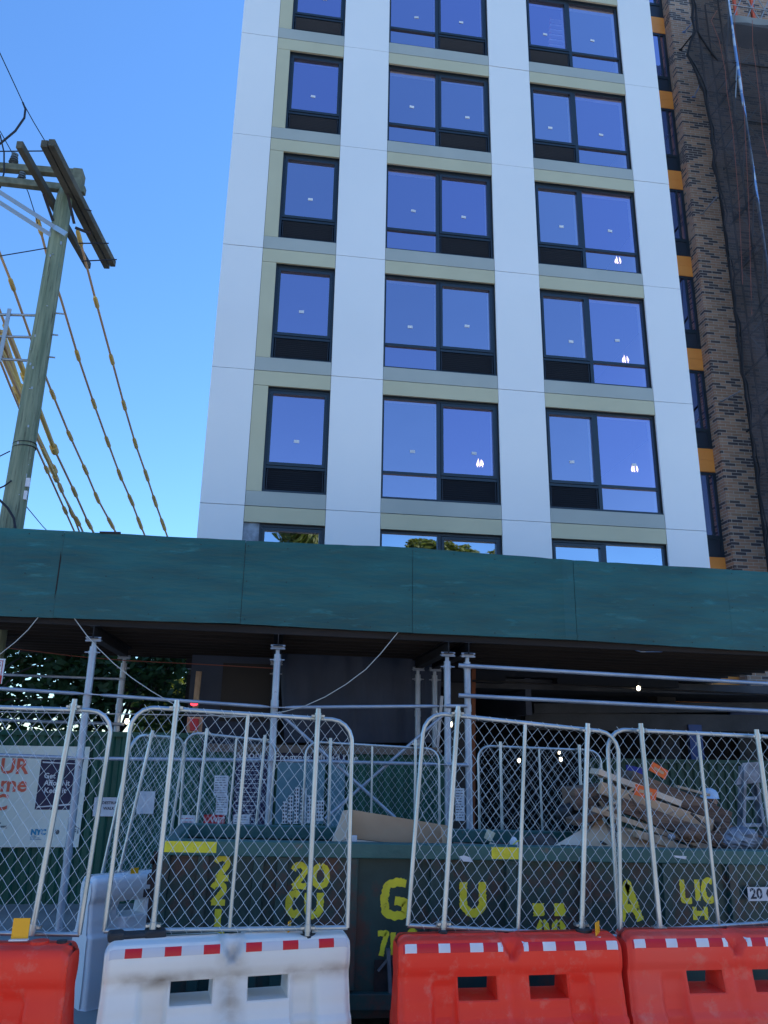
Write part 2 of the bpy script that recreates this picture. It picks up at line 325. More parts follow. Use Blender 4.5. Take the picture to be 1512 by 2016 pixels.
def paint(mb, ch, o, X, Z, N, w, h, th, seed=0):
    rnd = random.Random(seed+ord(ch)); k = 0
    for st in GL[ch]:
        P = []
        for a, b in zip(st[:-1], st[1:]):
            n = max(2, int(math.hypot((b[0]-a[0])*w, (b[1]-a[1])/1.5*h)/.012))
            P += [(a[0]+(b[0]-a[0])*i/n, a[1]+(b[1]-a[1])*i/n) for i in range(n)]
        P.append(st[-1]); Q = P
        for _ in range(2): Q = [Q[0]]+[((Q[i-1][0]+Q[i][0]*2+Q[i+1][0])/4, (Q[i-1][1]+Q[i][1]*2+Q[i+1][1])/4) for i in range(1, len(Q)-1)]+[Q[-1]]
        pts = [V((x*w, y/1.5*h)) for x, y in Q]; vs = []; fs = []; k += 1
        for i, p in enumerate(pts):
            d = pts[min(i+1, len(pts)-1)]-pts[max(i-1, 0)]; d.normalize(); nn = V((-d.y, d.x))
            for sgn in (-1, 1):
                q = p+nn*sgn*th*.5*(1+rnd.uniform(-.16, .16)); vs.append(o+X*q.x+Z*q.y+N*(.001*k))
        for i in range(len(pts)-1): fs.append((2*i, 2*i+1, 2*i+3, 2*i+2))
        mb.add(vs, fs)
# ================================================================ ground
g = MB()
g.add([(-400,-400,-.012),(400,-400,-.012),(400,400,-.012),(-400,400,-.012)], [(0,1,2,3)]); tag(g.build('ground', m_asph), kind='structure')
g = MB().box((-120,-7,-.2),(120,9.3,0)); tag(g.build('road', mat('worn_concrete_road', (.24,.235,.22), .9, c2=(.33,.32,.30), scale=.5, dirt=(.12,.12,.12), dscale=.8, bump=.2, bscale=60)), kind='structure')
g = MB().box((-6.5,9.45,-.2),(60,15.3,.145)); tag(g.build('pavement', m_pave), kind='structure')
g = MB().box((-6.5,9.3,-.2),(60,9.448,.15)); tag(g.build('kerb', m_conc), kind='structure')
g = MB().box((-60,-12.7,-.2),(60,-7.2,.14)); tag(g.build('far_pavement', m_pave), kind='structure')
# ================================================================ apartment building (shade side faces the street)
D = 15.02; J0 = 3.93; FH = 3.0; NF = 8
XC = [(-1.64,-.756),(.866,1.99),(4.551,5.616),(8.188,9.123)]; XB = [(-.756,.866),(1.99,4.551),(5.616,8.188)]
bld = empty('apartment_building', (3.7,D,0), 'new apartment tower with pale panel columns, beige window surrounds and big square windows', 'building')
def P_(mb, name, M, par=bld, **k): return rel(mb.build(name, M, **k), par)
for xa, xb in XC:
    b = MB()
    for k in range(NF):
        dj = random.uniform(-.004,.003); b.box((xa+.004, D+dj, J0+k*FH+.006), (xb-.004, D+.05, J0+(k+1)*FH-.006))
    P_(b, 'wall_panel', m_white)
b = MB()
for xa, xb in XC: b.box((xa, D+.055, 3.72), (xb, D+.34, J0+NF*FH))
for xa, xb in XB:
    for k in range(NF+1): b.box((xa, D+.056, J0+k*FH-.32-.02), (xb, D+.341, J0+k*FH+.33))
P_(b, 'backing_wall', m_seam)
b = MB().box((-1.64, D+.36, 3.72), (-1.45, 34, J0+NF*FH)); P_(b, 'side_wall', m_white)
b = MB().box((9.0, D+.36, 3.72), (9.12, 34, J0+NF*FH)); P_(b, 'side_wall', m_white)
b = MB().box((-1.64, 34.01, 0), (9.12, 34.3, J0+NF*FH)).box((-1.66, D-.02, J0+NF*FH+.01), (9.14, 34.3, J0+NF*FH+.9)); P_(b, 'roof', m_white)
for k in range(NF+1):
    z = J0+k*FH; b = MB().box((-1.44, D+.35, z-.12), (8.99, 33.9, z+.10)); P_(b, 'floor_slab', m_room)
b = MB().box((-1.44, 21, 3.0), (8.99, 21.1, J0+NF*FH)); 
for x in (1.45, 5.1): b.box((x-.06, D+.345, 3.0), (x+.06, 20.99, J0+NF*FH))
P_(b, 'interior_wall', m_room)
FR = .055
def stick(mb, x, z, rnd):
    x += rnd.uniform(-.12,.12); z += rnd.uniform(-.1,.1); a = rnd.uniform(-.15,.15); w_, h_ = .055, .032
    X = V((cos(a),0,sin(a)))*w_; Z = V((-sin(a),0,cos(a)))*h_; mb.obox((x, 0, z), X, V((0,.001,0)), Z)
def louvre(par, x0, x1, z0, z1, y):
    b = MB(); b.box((x0, y+.085, z0), (x1, y+.09, z1)); n = max(4, int((z1-z0)/.042))
    for i in range(n):
        z = z0+(i+.5)*(z1-z0)/n; b.obox(((x0+x1)/2, y+.045, z), V(((x1-x0)/2,0,0)), V((0,.020,-.014)), V((0,.001,.002)))
    for x in (x0+.0, x1-.012): b.box((x, y+.018, z0), (x+.012, y+.07, z1))
    return P_(b, 'louvre', m_louvre, par)
def win_pane(par, x0, x1, z0, z1, y, M=None):
    b = MB().add([(x0,y,z0),(x1,y,z0),(x1,y,z1),(x0,y,z1)], [(0,1,2,3)]); return P_(b, 'pane', M or m_pane, par)
def window(bay, k):
    xa, xb = XB[bay]; zt = J0+(k+1)*FH; z1 = zt-.345; z0 = zt-2.655; y = D+.10; rnd = random.Random(bay*20+k); low = k == 0
    if bay == 0: xa += .315
    f = MB()
    def hb(x0,x1,za,zb,yo=0,d=.07): f.box((x0, y+yo, za), (x1, y+yo+d, zb))
    hb(xa, xb, z1-.05, z1); hb(xa, xb, z0, z0+.045); hb(xa, xa+.05, z0+.045, z1-.05); hb(xb-.05, xb, z0+.045, z1-.05)
    f.box((xa, D+.03, z0-.022), (xb, y+.0, z0+.008))                                 # sill
    f.box((xa, D+.052, z1+.001), (xb, y+.1, z1+.012))
    zs = z0+.56; glassM = m_panewob if low else m_panes[rnd.randrange(4)]; st = MB(); yp = y+.045
    o = None
    def casement(x0, x1):                                                  # inner sash, then its pane and the louvre below
        for q in ((x0, x1, z1-.13, z1-.065), (x0, x1, zs+.02, zs+.085), (x0, x0+.055, zs+.085, z1-.13), (x1-.055, x1, zs+.085, z1-.13)): hb(*q, yo=-.015, d=.06)
        hb(x0, x1, zs-.045, zs+.012, yo=.004)
        return (x0+.055, x1-.055, zs+.085, z1-.13), (x0+.02, x1-.02, z0+.05, zs-.05)
    def fixed(x0, x1):
        hb(x0, x1, zs-.01, zs+.055, yo=.003)
        return (x0, x1, zs+.055, z1-.05), (x0, x1, z0+.045, zs-.01)
    panes = []; lv = None
    if bay == 0: p, lv = casement(xa+.055, xb-.055); panes = [p]
    else:
        xm = xa+.5*(xb-xa)
        if bay == 1: xm = xa+1.245
        else: xm = xa+1.195
        hb(xm-.04, xm+.04, z0+.045, z1-.05, yo=.006)
        if bay == 1: p, q = fixed(xa+.05, xm-.04); r, lv = casement(xm+.045, xb-.055)
        else: p, q = fixed(xm+.04, xb-.05); r, lv = casement(xa+.055, xm-.045)
        panes = [p, q, r]
    o = P_(f, 'window', m_frame)
    for p in panes: win_pane(o, p[0], p[1], p[2], p[3], yp, glassM if low else m_panes[rnd.randrange(4)])
    louvre(o, *lv, y)
    for p in ([panes[0]] if bay == 0 else [panes[0], panes[2]]):
        stick(st, p[0]+(p[1]-p[0])*.55, p[2]+(p[3]-p[2])*.33, rnd)
    st.v = [(a, c+yp-.008, d) for a, c, d in st.v]
    if not low: P_(st, 'paper_label', m_paper, o)
    j = MB()                                                              # pale jamb returns inside the room
    for p in panes:
        j.box((p[0]-.05, y+.08, p[2]-.03), (p[0]-.005, D+.34, p[3]+.03)); j.box((p[1]+.005, y+.08, p[2]-.03), (p[1]+.05, D+.34, p[3]+.03)); 
    j.box((xa, y+.08, z1-.03), (xb, D+.34, z1)); P_(j, 'jamb_lining', m_inner, o)
for bay in range(3):
    xa, xb = XB[bay]
    for k in range(NF):
        zt = J0+(k+1)*FH
        b = MB().box((xa+.004, D+.004, zt-.335), (xb-.004, D+.05, zt-.008)); P_(b, 'lintel_panel', m_tan)
        b = MB().box((xa+.004, D+.004, zt-3+.006), (xb-.004, D+.05, zt-2.685)); P_(b, 'spandrel_panel', m_grey)
        if bay == 0 and k: b = MB().box((xa+.004, D+.004, zt-2.68), (xa+.312, D+.05, zt-.345)); P_(b, 'side_panel', m_tan)
        if bay == 0: b = MB().box((xa, D+.056, zt-2.68), (xa+.314, D+.3, zt-.34)); P_(b, 'backing_strip', m_seam if k else m_wrap)
        window(bay, k)
# room lamps seen through the glass
for px, py, lab in ((945,917,'glowing lamp cluster in lowest middle window, centre column'), (1250,927,'glowing lamp cluster in the right-hand window one storey above the green hoarding'),
        (1232,712,'glowing lamp cluster in the right-hand window two storeys above the green hoarding'), (1217,517,'small glowing lamp cluster in the right-hand window three storeys above the green hoarding')):
    c = at(px, py, 16.3); e = empty('room_lamp', c, lab, 'lamp', 'lamps glowing inside the windows')
    zc = J0+math.ceil((c.z-J0)/FH)*FH-.12; rel(MB().tube([(c.x, c.y, c.z), (c.x, c.y, zc)], .006, 5).build('cord', m_cable), e)
    b = MB()
    for i in range(5):
        a = i*1.25; b.tube([c+V((cos(a)*.06, sin(a)*.06, -.02)), c+V((cos(a)*.07, sin(a)*.07, .05)), c+V((cos(a)*.055, sin(a)*.055, .13+.03*(i%2)))], [.010,.02,.006], 7)
    rel(b.build('bulb', m_warm), e); rel(MB().tube([c+V((-.09,0,-.04)), c+V((.09,0,-.04))], .012, 6).tube([c+V((0,-.09,-.04)), c+V((0,.09,-.04))], .012, 6).build('lamp_arm', m_met), e)
# step ladder inside the top right-hand window
e = empty('step_ladder', at(1098,95,15.7), 'orange and silver ladder standing inside the top right-hand window', 'ladder')
la, lb_, ra, rb = at(1079,100,15.55), at(1083,35,15.75), at(1108,104,15.55), at(1108,38,15.75)
dn = V((0,0,-.9)); rel(MB().bar(la+dn, lb_, .03, .06).bar(ra+dn, rb, .03, .06).build('rail', mat('ladder_orange', (.6,.12,.05), .5)), e)
b = MB()
for i in range(11): t = -.6+i*.15; b.bar(la.lerp(lb_, t), ra.lerp(rb, t), .09, .05)
rel(b.build('rung', mat('ladder_alu', (.85,.85,.85), .4)), e)
# ================================================================ brick wing, set back
YB = 18.0
wing = empty('brick_building', (14,YB,0), 'brown brick building wing with orange panels and narrow windows beside the tower', 'building')
z_or = at(1045+.0,684,YB).z; XL = 9.3; xo = at(1396,884,YB).x+.22
xw0 = 10.0; xw1 = at(1408,925,YB).x
b = MB().box((xw1, YB-.35, 3), (xw1+4.1, YB+.3, 34)); P_(b, 'brick_pier', m_brick, wing)
b = MB().box((9.13, YB+.06, 3), (xw1, YB+.3, 30)); P_(b, 'backing_wall', m_seam, wing)
zb = at(1400,884,YB).z
for k in range(-2, 7):
    z = zb+k*3.0
    b = MB().box((9.3, YB, z-.32), (xw1-.004, YB+.05, z)).box((9.3, YB, z-.66), (xw1-.004, YB+.05, z-.325)); P_(b, 'orange_panel', m_orange, wing)
    z1 = z+2.32; z0 = z+.01; f = MB()
    for x0, x1, za, zc in ((9.3, xw1-.004, z1-.07, z1), (9.3, xw1-.004, z0, z0+.06), (xw1-.09, xw1-.004, z0+.06, z1-.07), (9.3, xw1-.09, z0+.48, z0+.58), (xw1-.26, xw1-.2, z0+.58, z1-.07)): f.box((x0, YB-.0, za), (x1, YB+.05, zc))
    o = P_(f, 'window', m_frame, wing); win_pane(o, 9.3, xw1-.09, z0+.58, z1-.07, YB+.03); P_(MB().box((9.3, YB+.02, z0+.06), (xw1-.09, YB+.04, z0+.48)), 'louvre', m_louvre, o)
b = MB().box((9.13, YB+.31, 3), (xw1+4.1, 34, 34)); P_(b, 'rear_wall', m_conc, wing)
# concrete frame building under scaffold, far right
xr = xw1+4.12
con = empty('concrete_building', (xr+4,YB,0), 'unfinished grey concrete building behind scaffold and netting at the right', 'building')
zs = at(1475,40,17).z
b = MB().box((xw1+1.6, 16.9, zs-.35), (xw1+9, YB-.36, zs)); P_(b, 'floor_slab', m_conc, con)
b = MB().box((xr, YB+.4, 3), (xr+7, YB+.7, zs-.36)); P_(b, 'wall', m_conc, con)
b = MB()
for k in range(6): b.box((xr, YB-.1, 5+k*3.0), (xr+7, YB+.39, 5.3+k*3.0))
P_(b, 'floor_edge', m_conc, con)
P_(MB().box((xr, YB+.71, 0), (60, 34, 34)), 'sun_shield_block', mat('beige_render', (.45,.38,.3), .9), con)  # beige block, its unseen width and height added to keep sun off the street
# ================================================================ scaffold with netting
YS = 16.4
sc = empty('scaffold', at(1470,1110,YS), 'tall pipe scaffold with blue standard and crossed braces at the right edge', 'scaffold')
pA = at(1436,20,YS); pB = at(1508,480,YS); dirv = (pB-pA)
bot = V((pA.x+.02, YS, 4.4)); top = V((pA.x, YS, pA.z+1.5))
rel(MB().tube([bot, top], .042, 8).build('blue_standard', m_blue), sc)
b = MB()
for i in range(16): z = 5.5+i*1.05; b.tube([(pA.x-.06, YS-.05, z), (pA.x+.07, YS+.02, z+.02)], .022, 6)
rel(b.build('coupler', m_met), sc)
b = MB()
for x in (pA.x-.34, pA.x+1.6):
    for y in (YS, YS+1.1): b.tube([(x, y, 4.4), (x, y, top.z)], .026, 6)
b.tube([(pA.x, YS+1.1, 4.4), (pA.x, YS+1.1, top.z)], .026, 6)
rel(b.build('standard', m_steel), sc)
b = MB(); bd = MB()
for i in range(9):
    z = 5+i*2.1
    for y in (YS, YS+1.1): b.tube([(pA.x-.34, y, z), (pA.x+1.6, y, z)], .02, 6)
    b.tube([(pA.x, YS, z), (pA.x, YS+1.1, z)], .02, 6); b.tube([(pA.x-.34, YS, z), (pA.x-.34, YS+1.1, z)], .02, 6)
    bd.tube([(pA.x-.34, YS, z), (pA.x-.0, YS+.02, z+2.1)], .02, 6)
    bd.tube([(pA.x+.02, YS+1.05, z), (pA.x+1.6, YS+1.1, z+2.1)], .013, 6).tube([(pA.x+.02, YS+1.1, z+2.1), (pA.x+1.6, YS+1.05, z)], .013, 6)
rel(b.build('ledger', m_steel), sc); rel(bd.build('brace', m_met), sc)
for i, (a, c, M) in enumerate((((1371,36),(1347,63),m_blue), ((1378,167),(1366,191),m_blue), ((1411,388),(1383,421),m_met), ((1458,770),(1421,790),m_met), ((1362,70),(1340,98),m_steel))):
    rel(MB().tube([at(*a, YS+.2), at(*c, YB-.42)], .022, 6).ball(at(*c, YB-.42), .04, sz=(1.8,1,.5)).build('wall_tie', M), sc)
# lattice over the slab
lt = empty('guard_lattice', at(1475,20,16.9), 'crossed guard bars standing on the concrete slab at the top right corner', 'railing')
b = MB()
z0 = zs
for i in range(9): x = xw1+1.7+i*.45; b.tube([(x, 17.0, z0), (x+1.0, 17.0, z0+2.2)], .016, 5).tube([(x+1.0, 17.03, z0), (x, 17.03, z0+2.2)], .016, 5)
for z in (.5, 1.1, 1.7): b.tube([(xw1+1.6, 16.97, z0+z), (xw1+6, 16.97, z0+z)], .016, 5)
rel(b.build('bar', m_met), lt)
for i, px in enumerate((1446, 1480)):
    c = at(px, 0, 17.3); tag(MB().box((c.x-.04, 17.3, zs), (c.x+.04, 17.36, zs+3)).build('orange_strut', mat('orange_strut', (.75,.12,.05), .5)), ['left of the two orange uprights on the slab at top right', 'right of the two orange uprights on the slab at top right'][i], 'strut', 'orange uprights on the concrete slab')
# netting sheet with folds
def sheet(name, L, Rr, n, m_, Yf, M, thick=0, amp=.08, seed=1.0):
    b = MB(); vs = []; fs = []
    for i in range(n+1):
        t = i/n; k = t*(len(L)-1); i0 = min(int(k), len(L)-2); fr = k-i0
        a = (L[i0][0]+(L[i0+1][0]-L[i0][0])*fr, L[i0][1]+(L[i0+1][1]-L[i0][1])*fr); c = (Rr[i0][0]+(Rr[i0+1][0]-Rr[i0][0])*fr, Rr[i0][1]+(Rr[i0+1][1]-Rr[i0][1])*fr)
        for j in range(m_+1):
            s_ = j/m_; px = a[0]+(c[0]-a[0])*s_; py = a[1]+(c[1]-a[1])*s_
            q = at(px, py, Yf); q.y += amp*2*noise.noise(V((q.x*1.6+seed, q.z*.35, 0)))+amp*noise.noise(V((q.x*6, q.z*.9, seed))); vs.append(q)
    for i in range(n):
        for j in range(m_): o = i*(m_+1)+j; fs.append((o, o+1, o+m_+2, o+m_+1))
    b.add(vs, fs, 0, True); return b.build(name, M)
def hemx(y):
    P = [(-60,1357),(0,1360),(65,1365),(98,1350),(120,1355),(160,1378),(200,1388),(250,1398),(330,1404),(400,1420),(480,1428),(600,1445),(700,1456),(800,1470),(1000,1497),(1130,1512)]
    for (y0,x0),(y1,x1) in zip(P[:-1], P[1:]):
        if y <= y1: return x0+(x1-x0)*(y-y0)/(y1-y0)+2*sin(y*.11)
    return P[-1][1]
ys = [-60+i*24 for i in range(50)]
Lh = [(hemx(y), y) for y in ys]
def bluex(y): return 1433+ (y)*.157
Rh = [(max(bluex(y), hemx(y)+4), y+8) for y in ys]
n_ = tag(sheet('debris_netting', Lh, Rh, 98, 18, YS-.06, m_net, amp=.10), 'black debris netting hanging left of the blue scaffold pipe', 'netting')
bs = MB()
for a_, c_ in (((1448,160),(1398,231)), ((1471,273),(1425,333)), ((1485,385),(1436,445)), ((1497,470),(1446,545)), ((1512,580),(1456,660)), ((1520,680),(1464,740)), ((1520,800),(1470,850)), ((1414,120),(1372,60))): bs.tube([at(*a_, YS-.02), at((a_[0]+c_[0])/2, (a_[1]+c_[1])/2+3, YS-.04), at(*c_, YS-.02)], .03, 6)
bo = bs.build('brace', m_netd); rel(bo, sc)
hm = MB(); hm.tube([at(x+2, y, YS-.08) for x, y in Lh], .03, 6); hm.tube([at(x+6+3*sin(y*.05), y, YS-.1) for x, y in Lh], .02, 6); o = hm.build('hem', m_netd); o.parent = n_
for q in SIB.get(o.name, []): q.parent = n_
Rh2 = [(x+260, y+20) for x, y in Rh]
n2 = tag(sheet('debris_netting', [(x, y) for x, y in Rh if y > 40], [(x, y) for x, y in Rh2 if y > 60], 60, 16, YS+.03, m_net, amp=.05, seed=4), 'black debris netting stretched right of the blue scaffold pipe', 'netting')
for i, pl in enumerate(([(1424,0),(1412,20),(1400,40),(1416,80),(1428,140),(1431,180),(1442,250),(1455,400),(1462,560)], [(1447,30),(1446,60),(1455,110),(1462,170),(1466,240),(1474,400),(1480,620)], [(1481,40),(1482,90),(1489,140),(1496,200),(1502,270),(1512,310)])):
    tag(MB().tube([at(x, y, YS-.15) for x, y in pl], .007, 5).build('rope', m_rope_r), ['red rope looping down the netting, left of the blue pipe', 'red rope hanging just right of the blue pipe', 'red rope hanging at the upper right edge of the photo'][i], 'rope', 'red ropes on the scaffold')
# ================================================================ sidewalk shed
YP = 10.8
sh = empty('sidewalk_shed', (2,YP,0), 'long sidewalk shed with dark green plywood parapet on galvanised posts', 'sidewalk shed')
tops = [(-160,1030),(130,1045),(483,1064),(812,1078),(1132,1103),(1435,1121),(1700,1137)]
bots = [(-150,1208),(102,1216),(474,1228),(812,1246),(1132,1260),(1438,1279),(1700,1292)]
tl = [at(x, y, YP) for x, y in tops]; bl = [at(x, y, YP) for x, y in bots]
for i in range(6):
    rnd = random.Random(i); b = MB(); a, c, d, e = bl[i], bl[i+1], tl[i+1], tl[i]; gp = .003
    y0 = YP+rnd.uniform(-.008,.008); x0 = (a.x+e.x)/2; x1 = (c.x+d.x)/2; vs = []; fs = []
    n = 14
    for s_ in (0, 1):
        for j in range(n+1):
            t = j/n; x = (a.x if 0 else x0)+gp+(x1-x0-2*gp)*t; yb = y0+.012*sin(t*pi*rnd.uniform(.8,1.4))*(1)+s_*.019
            zb_ = a.z+(c.z-a.z)*t+.003*rnd.uniform(-1,1); zt_ = e.z+(d.z-e.z)*t+.004*rnd.uniform(-1,1)
            vs += [(x, yb, zb_), (x, yb+.004*sin(j), (zb_+zt_)/2), (x, yb, zt_)]
    k = (n+1)*3
    for j in range(n):
        for q in (0, 1): o_ = j*3+q; fs.append((o_, o_+3, o_+4, o_+1)); fs.append((o_+k, o_+1+k, o_+4+k, o_+3+k))
        fs.append((j*3+2, j*3+5, j*3+5+k, j*3+2+k)); fs.append((j*3, j*3+k, j*3+3+k, j*3+3))
    fs.append((0,1,1+k,k)); fs.append((1,2,2+k,1+k)); q = n*3; fs.append((q,q+k,q+1+k,q+1)); fs.append((q+1,q+1+k,q+2+k,q+2))
    b.add(vs, fs); P_(b, 'parapet_panel', m_ply, sh)
b = MB()
for i in range(7): xm_ = (tl[i].x+bl[i].x)/2; b.bar((xm_, YP+.07, bl[i].z-.0), (xm_, YP+.07, tl[i].z-.03), .12, .04)
b.bar((tl[0].x, YP+.06, tl[0].z-.12), (tl[-1].x, YP+.06, tl[-1].z-.12), .04, .09); P_(b, 'parapet_stud', m_timber, sh)
b = MB(); rnd = random.Random(4)
for i in range(6):
    for t in (.02,.25,.5,.75,.98):
        for v in (.06,.5,.94):
            if rnd.random() < .85: p = bl[i].lerp(bl[i+1], t).lerp(tl[i].lerp(tl[i+1], t), v+rnd.uniform(-.02,.02)); b.tube([p+V((0,-.004,0)), p+V((0,.004,0))], .007, 6)
tag(P_(b, 'screw_head', m_rust, sh), kind='stuff')
b = MB(); b.slab([at(196,1046,YP-.012), at(238,1047,YP-.012), at(238,1051,YP-.012), at(196,1050,YP-.012)], .002, V((0,-1,0))); P_(b, 'torn_strip', m_rust, sh)
zL, zR = bl[0].z, bl[-1].z
def dz(x): return (x-bl[0].x)/(bl[-1].x-bl[0].x)*(zR-zL)
b = MB()
x0, x1 = bl[0].x, bl[-1].x
b.add([(x0,YP+.03,zL+.06),(x1,YP+.03,zR+.06),(x1,14.95,zR+.06),(x0,14.95,zL+.06),(x0,YP+.03,zL+.12),(x1,YP+.03,zR+.12),(x1,14.95,zR+.12),(x0,14.95,zL+.12)], [(0,3,2,1),(4,5,6,7),(0,1,5,4),(1,2,6,5),(2,3,7,6),(3,0,4,7)])
P_(b, 'deck', m_timber, sh)
b = MB()
for i in range(11): y = 10.9+i*.4; b.bar((x0, y, zL+.0), (x1, y, zR+.0), .04, .10)
P_(b, 'deck_joist', m_timber, sh)
posts = [(186,'f'), (548,'f'), (880,'f'), (919,'f')]; PX = []
for px, _ in posts:
    X = at(px, 1260, 10.95).x; PX.append(X)
PX = [at(188,1250,10.95).x-4.55+.0, ] + PX + [PX[-1]+6.6]
def shed_bay(X, y0, y1, front=True):
    zb_ = zL+dz(X)-.05; 
    for (x0_, x1_, z0_, z1_) in ((-.065,.065,-.03,-.018),(-.065,.065,-.19,-.178),(-.006,.006,-.178,-.03)):
        bm.box((X+x0_, y0-.12, zb_+z0_+.02), (X+x1_, y1+.15, zb_+z1_+.02))
bm = MB()
for X in PX: shed_bay(X, 10.95, 13.3)
P_(bm, 'cross_beam', m_steel, sh)
def rear_x(X): return X
for X in PX:
    for y in (10.95, 13.25):
        ztop = zL+dz(X)-.05-.19+.02
        b = MB(); b.tube([(X, y, .16), (X, y, ztop-.10)], .048, 14); b.tube([(X, y, ztop-.10), (X, y, ztop-.012)], .03, 10)
        b.box((X-.09, y-.07, ztop-.014), (X+.09, y+.07, ztop-.002)); b.tube([(X-.1, y-.07, ztop-.03), (X+.1, y-.07, ztop-.03)], .013, 6).tube([(X-.1, y-.07, ztop+.012), (X+.1, y-.07, ztop+.012)], .013, 6)
        b.box((X-.09, y-.09, .146), (X+.09, y+.09, .158)); b.tube([(X, y, ztop-.20), (X, y, ztop-.16)], .06, 10); b.tube([(X-.1, y-.03, ztop-.18), (X+.1, y-.03, ztop-.18)], .010, 6)
        for zz in (1.0, 2.16, 2.9): b.tube([(X, y, zz-.05), (X, y, zz+.05)], .056, 12)
        P_(b, 'post', m_galv2, sh)
def rail(a, c, r=.024, M=m_galv2, nm='rail', flat=True):
    a = V(a); c = V(c); b = MB(); d = (c-a).normalized(); 
    if flat:
        b.tube([a+d*.22, c-d*.22], r, 8)
        for p, s_ in ((a, 1), (c, -1)): b.bar(p+d*s_*.0, p+d*s_*.13, .012, .07, ref=V((0,1,0))) ; b.tube([p+d*s_*.11, p+d*s_*.23], [r*.55, r], 8); b.tube([p+V((0,-.03,0)), p+V((0,-.0,0))], .014, 6)
    else: b.tube([a, c], r, 8)
    return P_(b, nm, M, sh)
yf = 10.885
rail(at(-120,1348,yf), at(181,1367,yf)); rail(at(181,1367,yf-.012), at(545,1393,yf-.012)); rail(at(545,1393,yf), at(878,1390,yf)); rail(at(878,1390,yf-.012), at(918,1390,yf-.012), flat=False)
rail(at(-120,1482,yf), at(168,1493,yf)); rail(at(168,1493,yf-.012), at(541,1497,yf-.012)); rail(at(541,1497,yf), at(880,1505,yf)); rail(at(878,1505,yf-.012), at(922,1506,yf-.012), flat=False)
rail(at(903,1310,yf-.03), at(1700,1357,yf-.03), .03, flat=False); rail(at(903,1369,yf-.03), at(1700,1410,yf-.03), .03, flat=False)
rail(at(930,1340,13.2), at(1700,1377,13.2), .018, m_steel, flat=False); rail(at(-60,1326,13.2), at(245,1337,13.2), .022, flat=False); rail(at(-60,1416,13.2), at(245,1426,13.2), .026, flat=False)
rail(at(548,1402,yf+.03), at(778,1610,yf+.03), .022, nm='brace', flat=False); rail(at(876,1405,yf+.06), at(640,1612,yf+.06), .022, nm='brace', flat=False)
rail(at(700,1585,13.2), at(870,1478,13.2), .02, nm='brace', flat=False)
# thin cable tray above the fences
tag(MB().tube([at(-30,1401,12.9), at(560,1411,12.9)], .010, 5).build('cable', m_paper), 'thin pale cable stretched level across the left bays', 'cable')
tag(MB().tube([at(0,1274,12.8), at(60,1281,12.8), at(140,1291,12.8), at(240,1300,12.8), at(380,1307,12.8), at(545,1316,12.8)], .007, 5).build('cable', m_rope_r), 'thin rusty cable sagging under the deck between left posts', 'cable')
def sag(a, c, drop, n=16): return [a.lerp(c, i/n)-V((0,0,drop*4*(i/n)*(1-i/n))) for i in range(n+1)]
tag(MB().tube([at(*q, 10.83) for q in ((140,1205),(146,1217),(170,1250),(195,1278),(225,1307),(260,1335),(300,1362),(345,1388),(390,1400),(440,1412),(500,1410),(560,1401),(600,1390),(640,1372),(680,1348),(720,1318),(750,1286),(785,1243),(792,1230))], .006, 5).build('rope', m_rope_w), 'white rope hanging in a long arc below the green parapet', 'rope')
tag(MB().tube([at(*q, 10.83) for q in ((-60,1310),(0,1288),(30,1264),(55,1240),(76,1214))], .006, 5).build('rope', m_rope_w), 'short white rope end rising to the parapet at far left', 'rope')
tag(MB().tube([at(*q, 10.95) for q in ((1203,1262),(1225,1272),(1262,1283),(1300,1283),(1345,1273),(1362,1266))], .008, 5).build('cord', m_blue), 'short blue cord drooping below the parapet at the right', 'cord')
# ================================================================ hoarding and ground floor
def corrug(x0, x1, y, z0, z1, M, name, lab, cat='fence', top=True, pitch=.2):
    e = empty(name, ((x0+x1)/2, y, z0), lab, cat); b = MB(); xs = []; x = x0; s_ = 0
    while x < x1:
        xs += [(x, y), (x+pitch*.34, y), (x+pitch*.5, y+.04), (x+pitch*.84, y+.04)]; x += pitch
    vs = [(a, c, z0) for a, c in xs]+[(a, c, z1) for a, c in xs]; k = len(xs)
    b.add(vs, [(i, i+1, i+1+k, i+k) for i in range(k-1)]); rel(b.build('corrugated_sheet', M), e)
    if top: rel(MB().box((x0, y-.05, z1-.02), (x1, y+.07, z1+.05)).build('top_rail', M), e)
    return e
YH = 12.6
ho = corrug(-8.0, -1.0, YH, .15, 2.46, m_greenfence, 'green_hoarding', 'dark green corrugated hoarding with cream housing banner at the left')
hm2 = corrug(-.98, 2.68, YH, .15, 2.24, m_greenfence, 'green_hoarding', 'dark green corrugated hoarding with navy site posters in the middle', top=False)
rel(MB().box((-.98, YH-.09, 2.243), (2.68, YH+.07, 2.36)).build('top_rail', mat('weathered_board', (.22,.17,.14), .9, c2=(.14,.11,.09), scale=3, stretch=(.3,2,2))), hm2)
hr = corrug(5.9, 12, 14.4, .15, 2.16, mat('faded_green_hoarding', (.02,.065,.04), .6, c2=(.03,.08,.055), scale=.6), 'green_hoarding', 'faded green corrugated hoarding behind the debris at the right', pitch=.16)
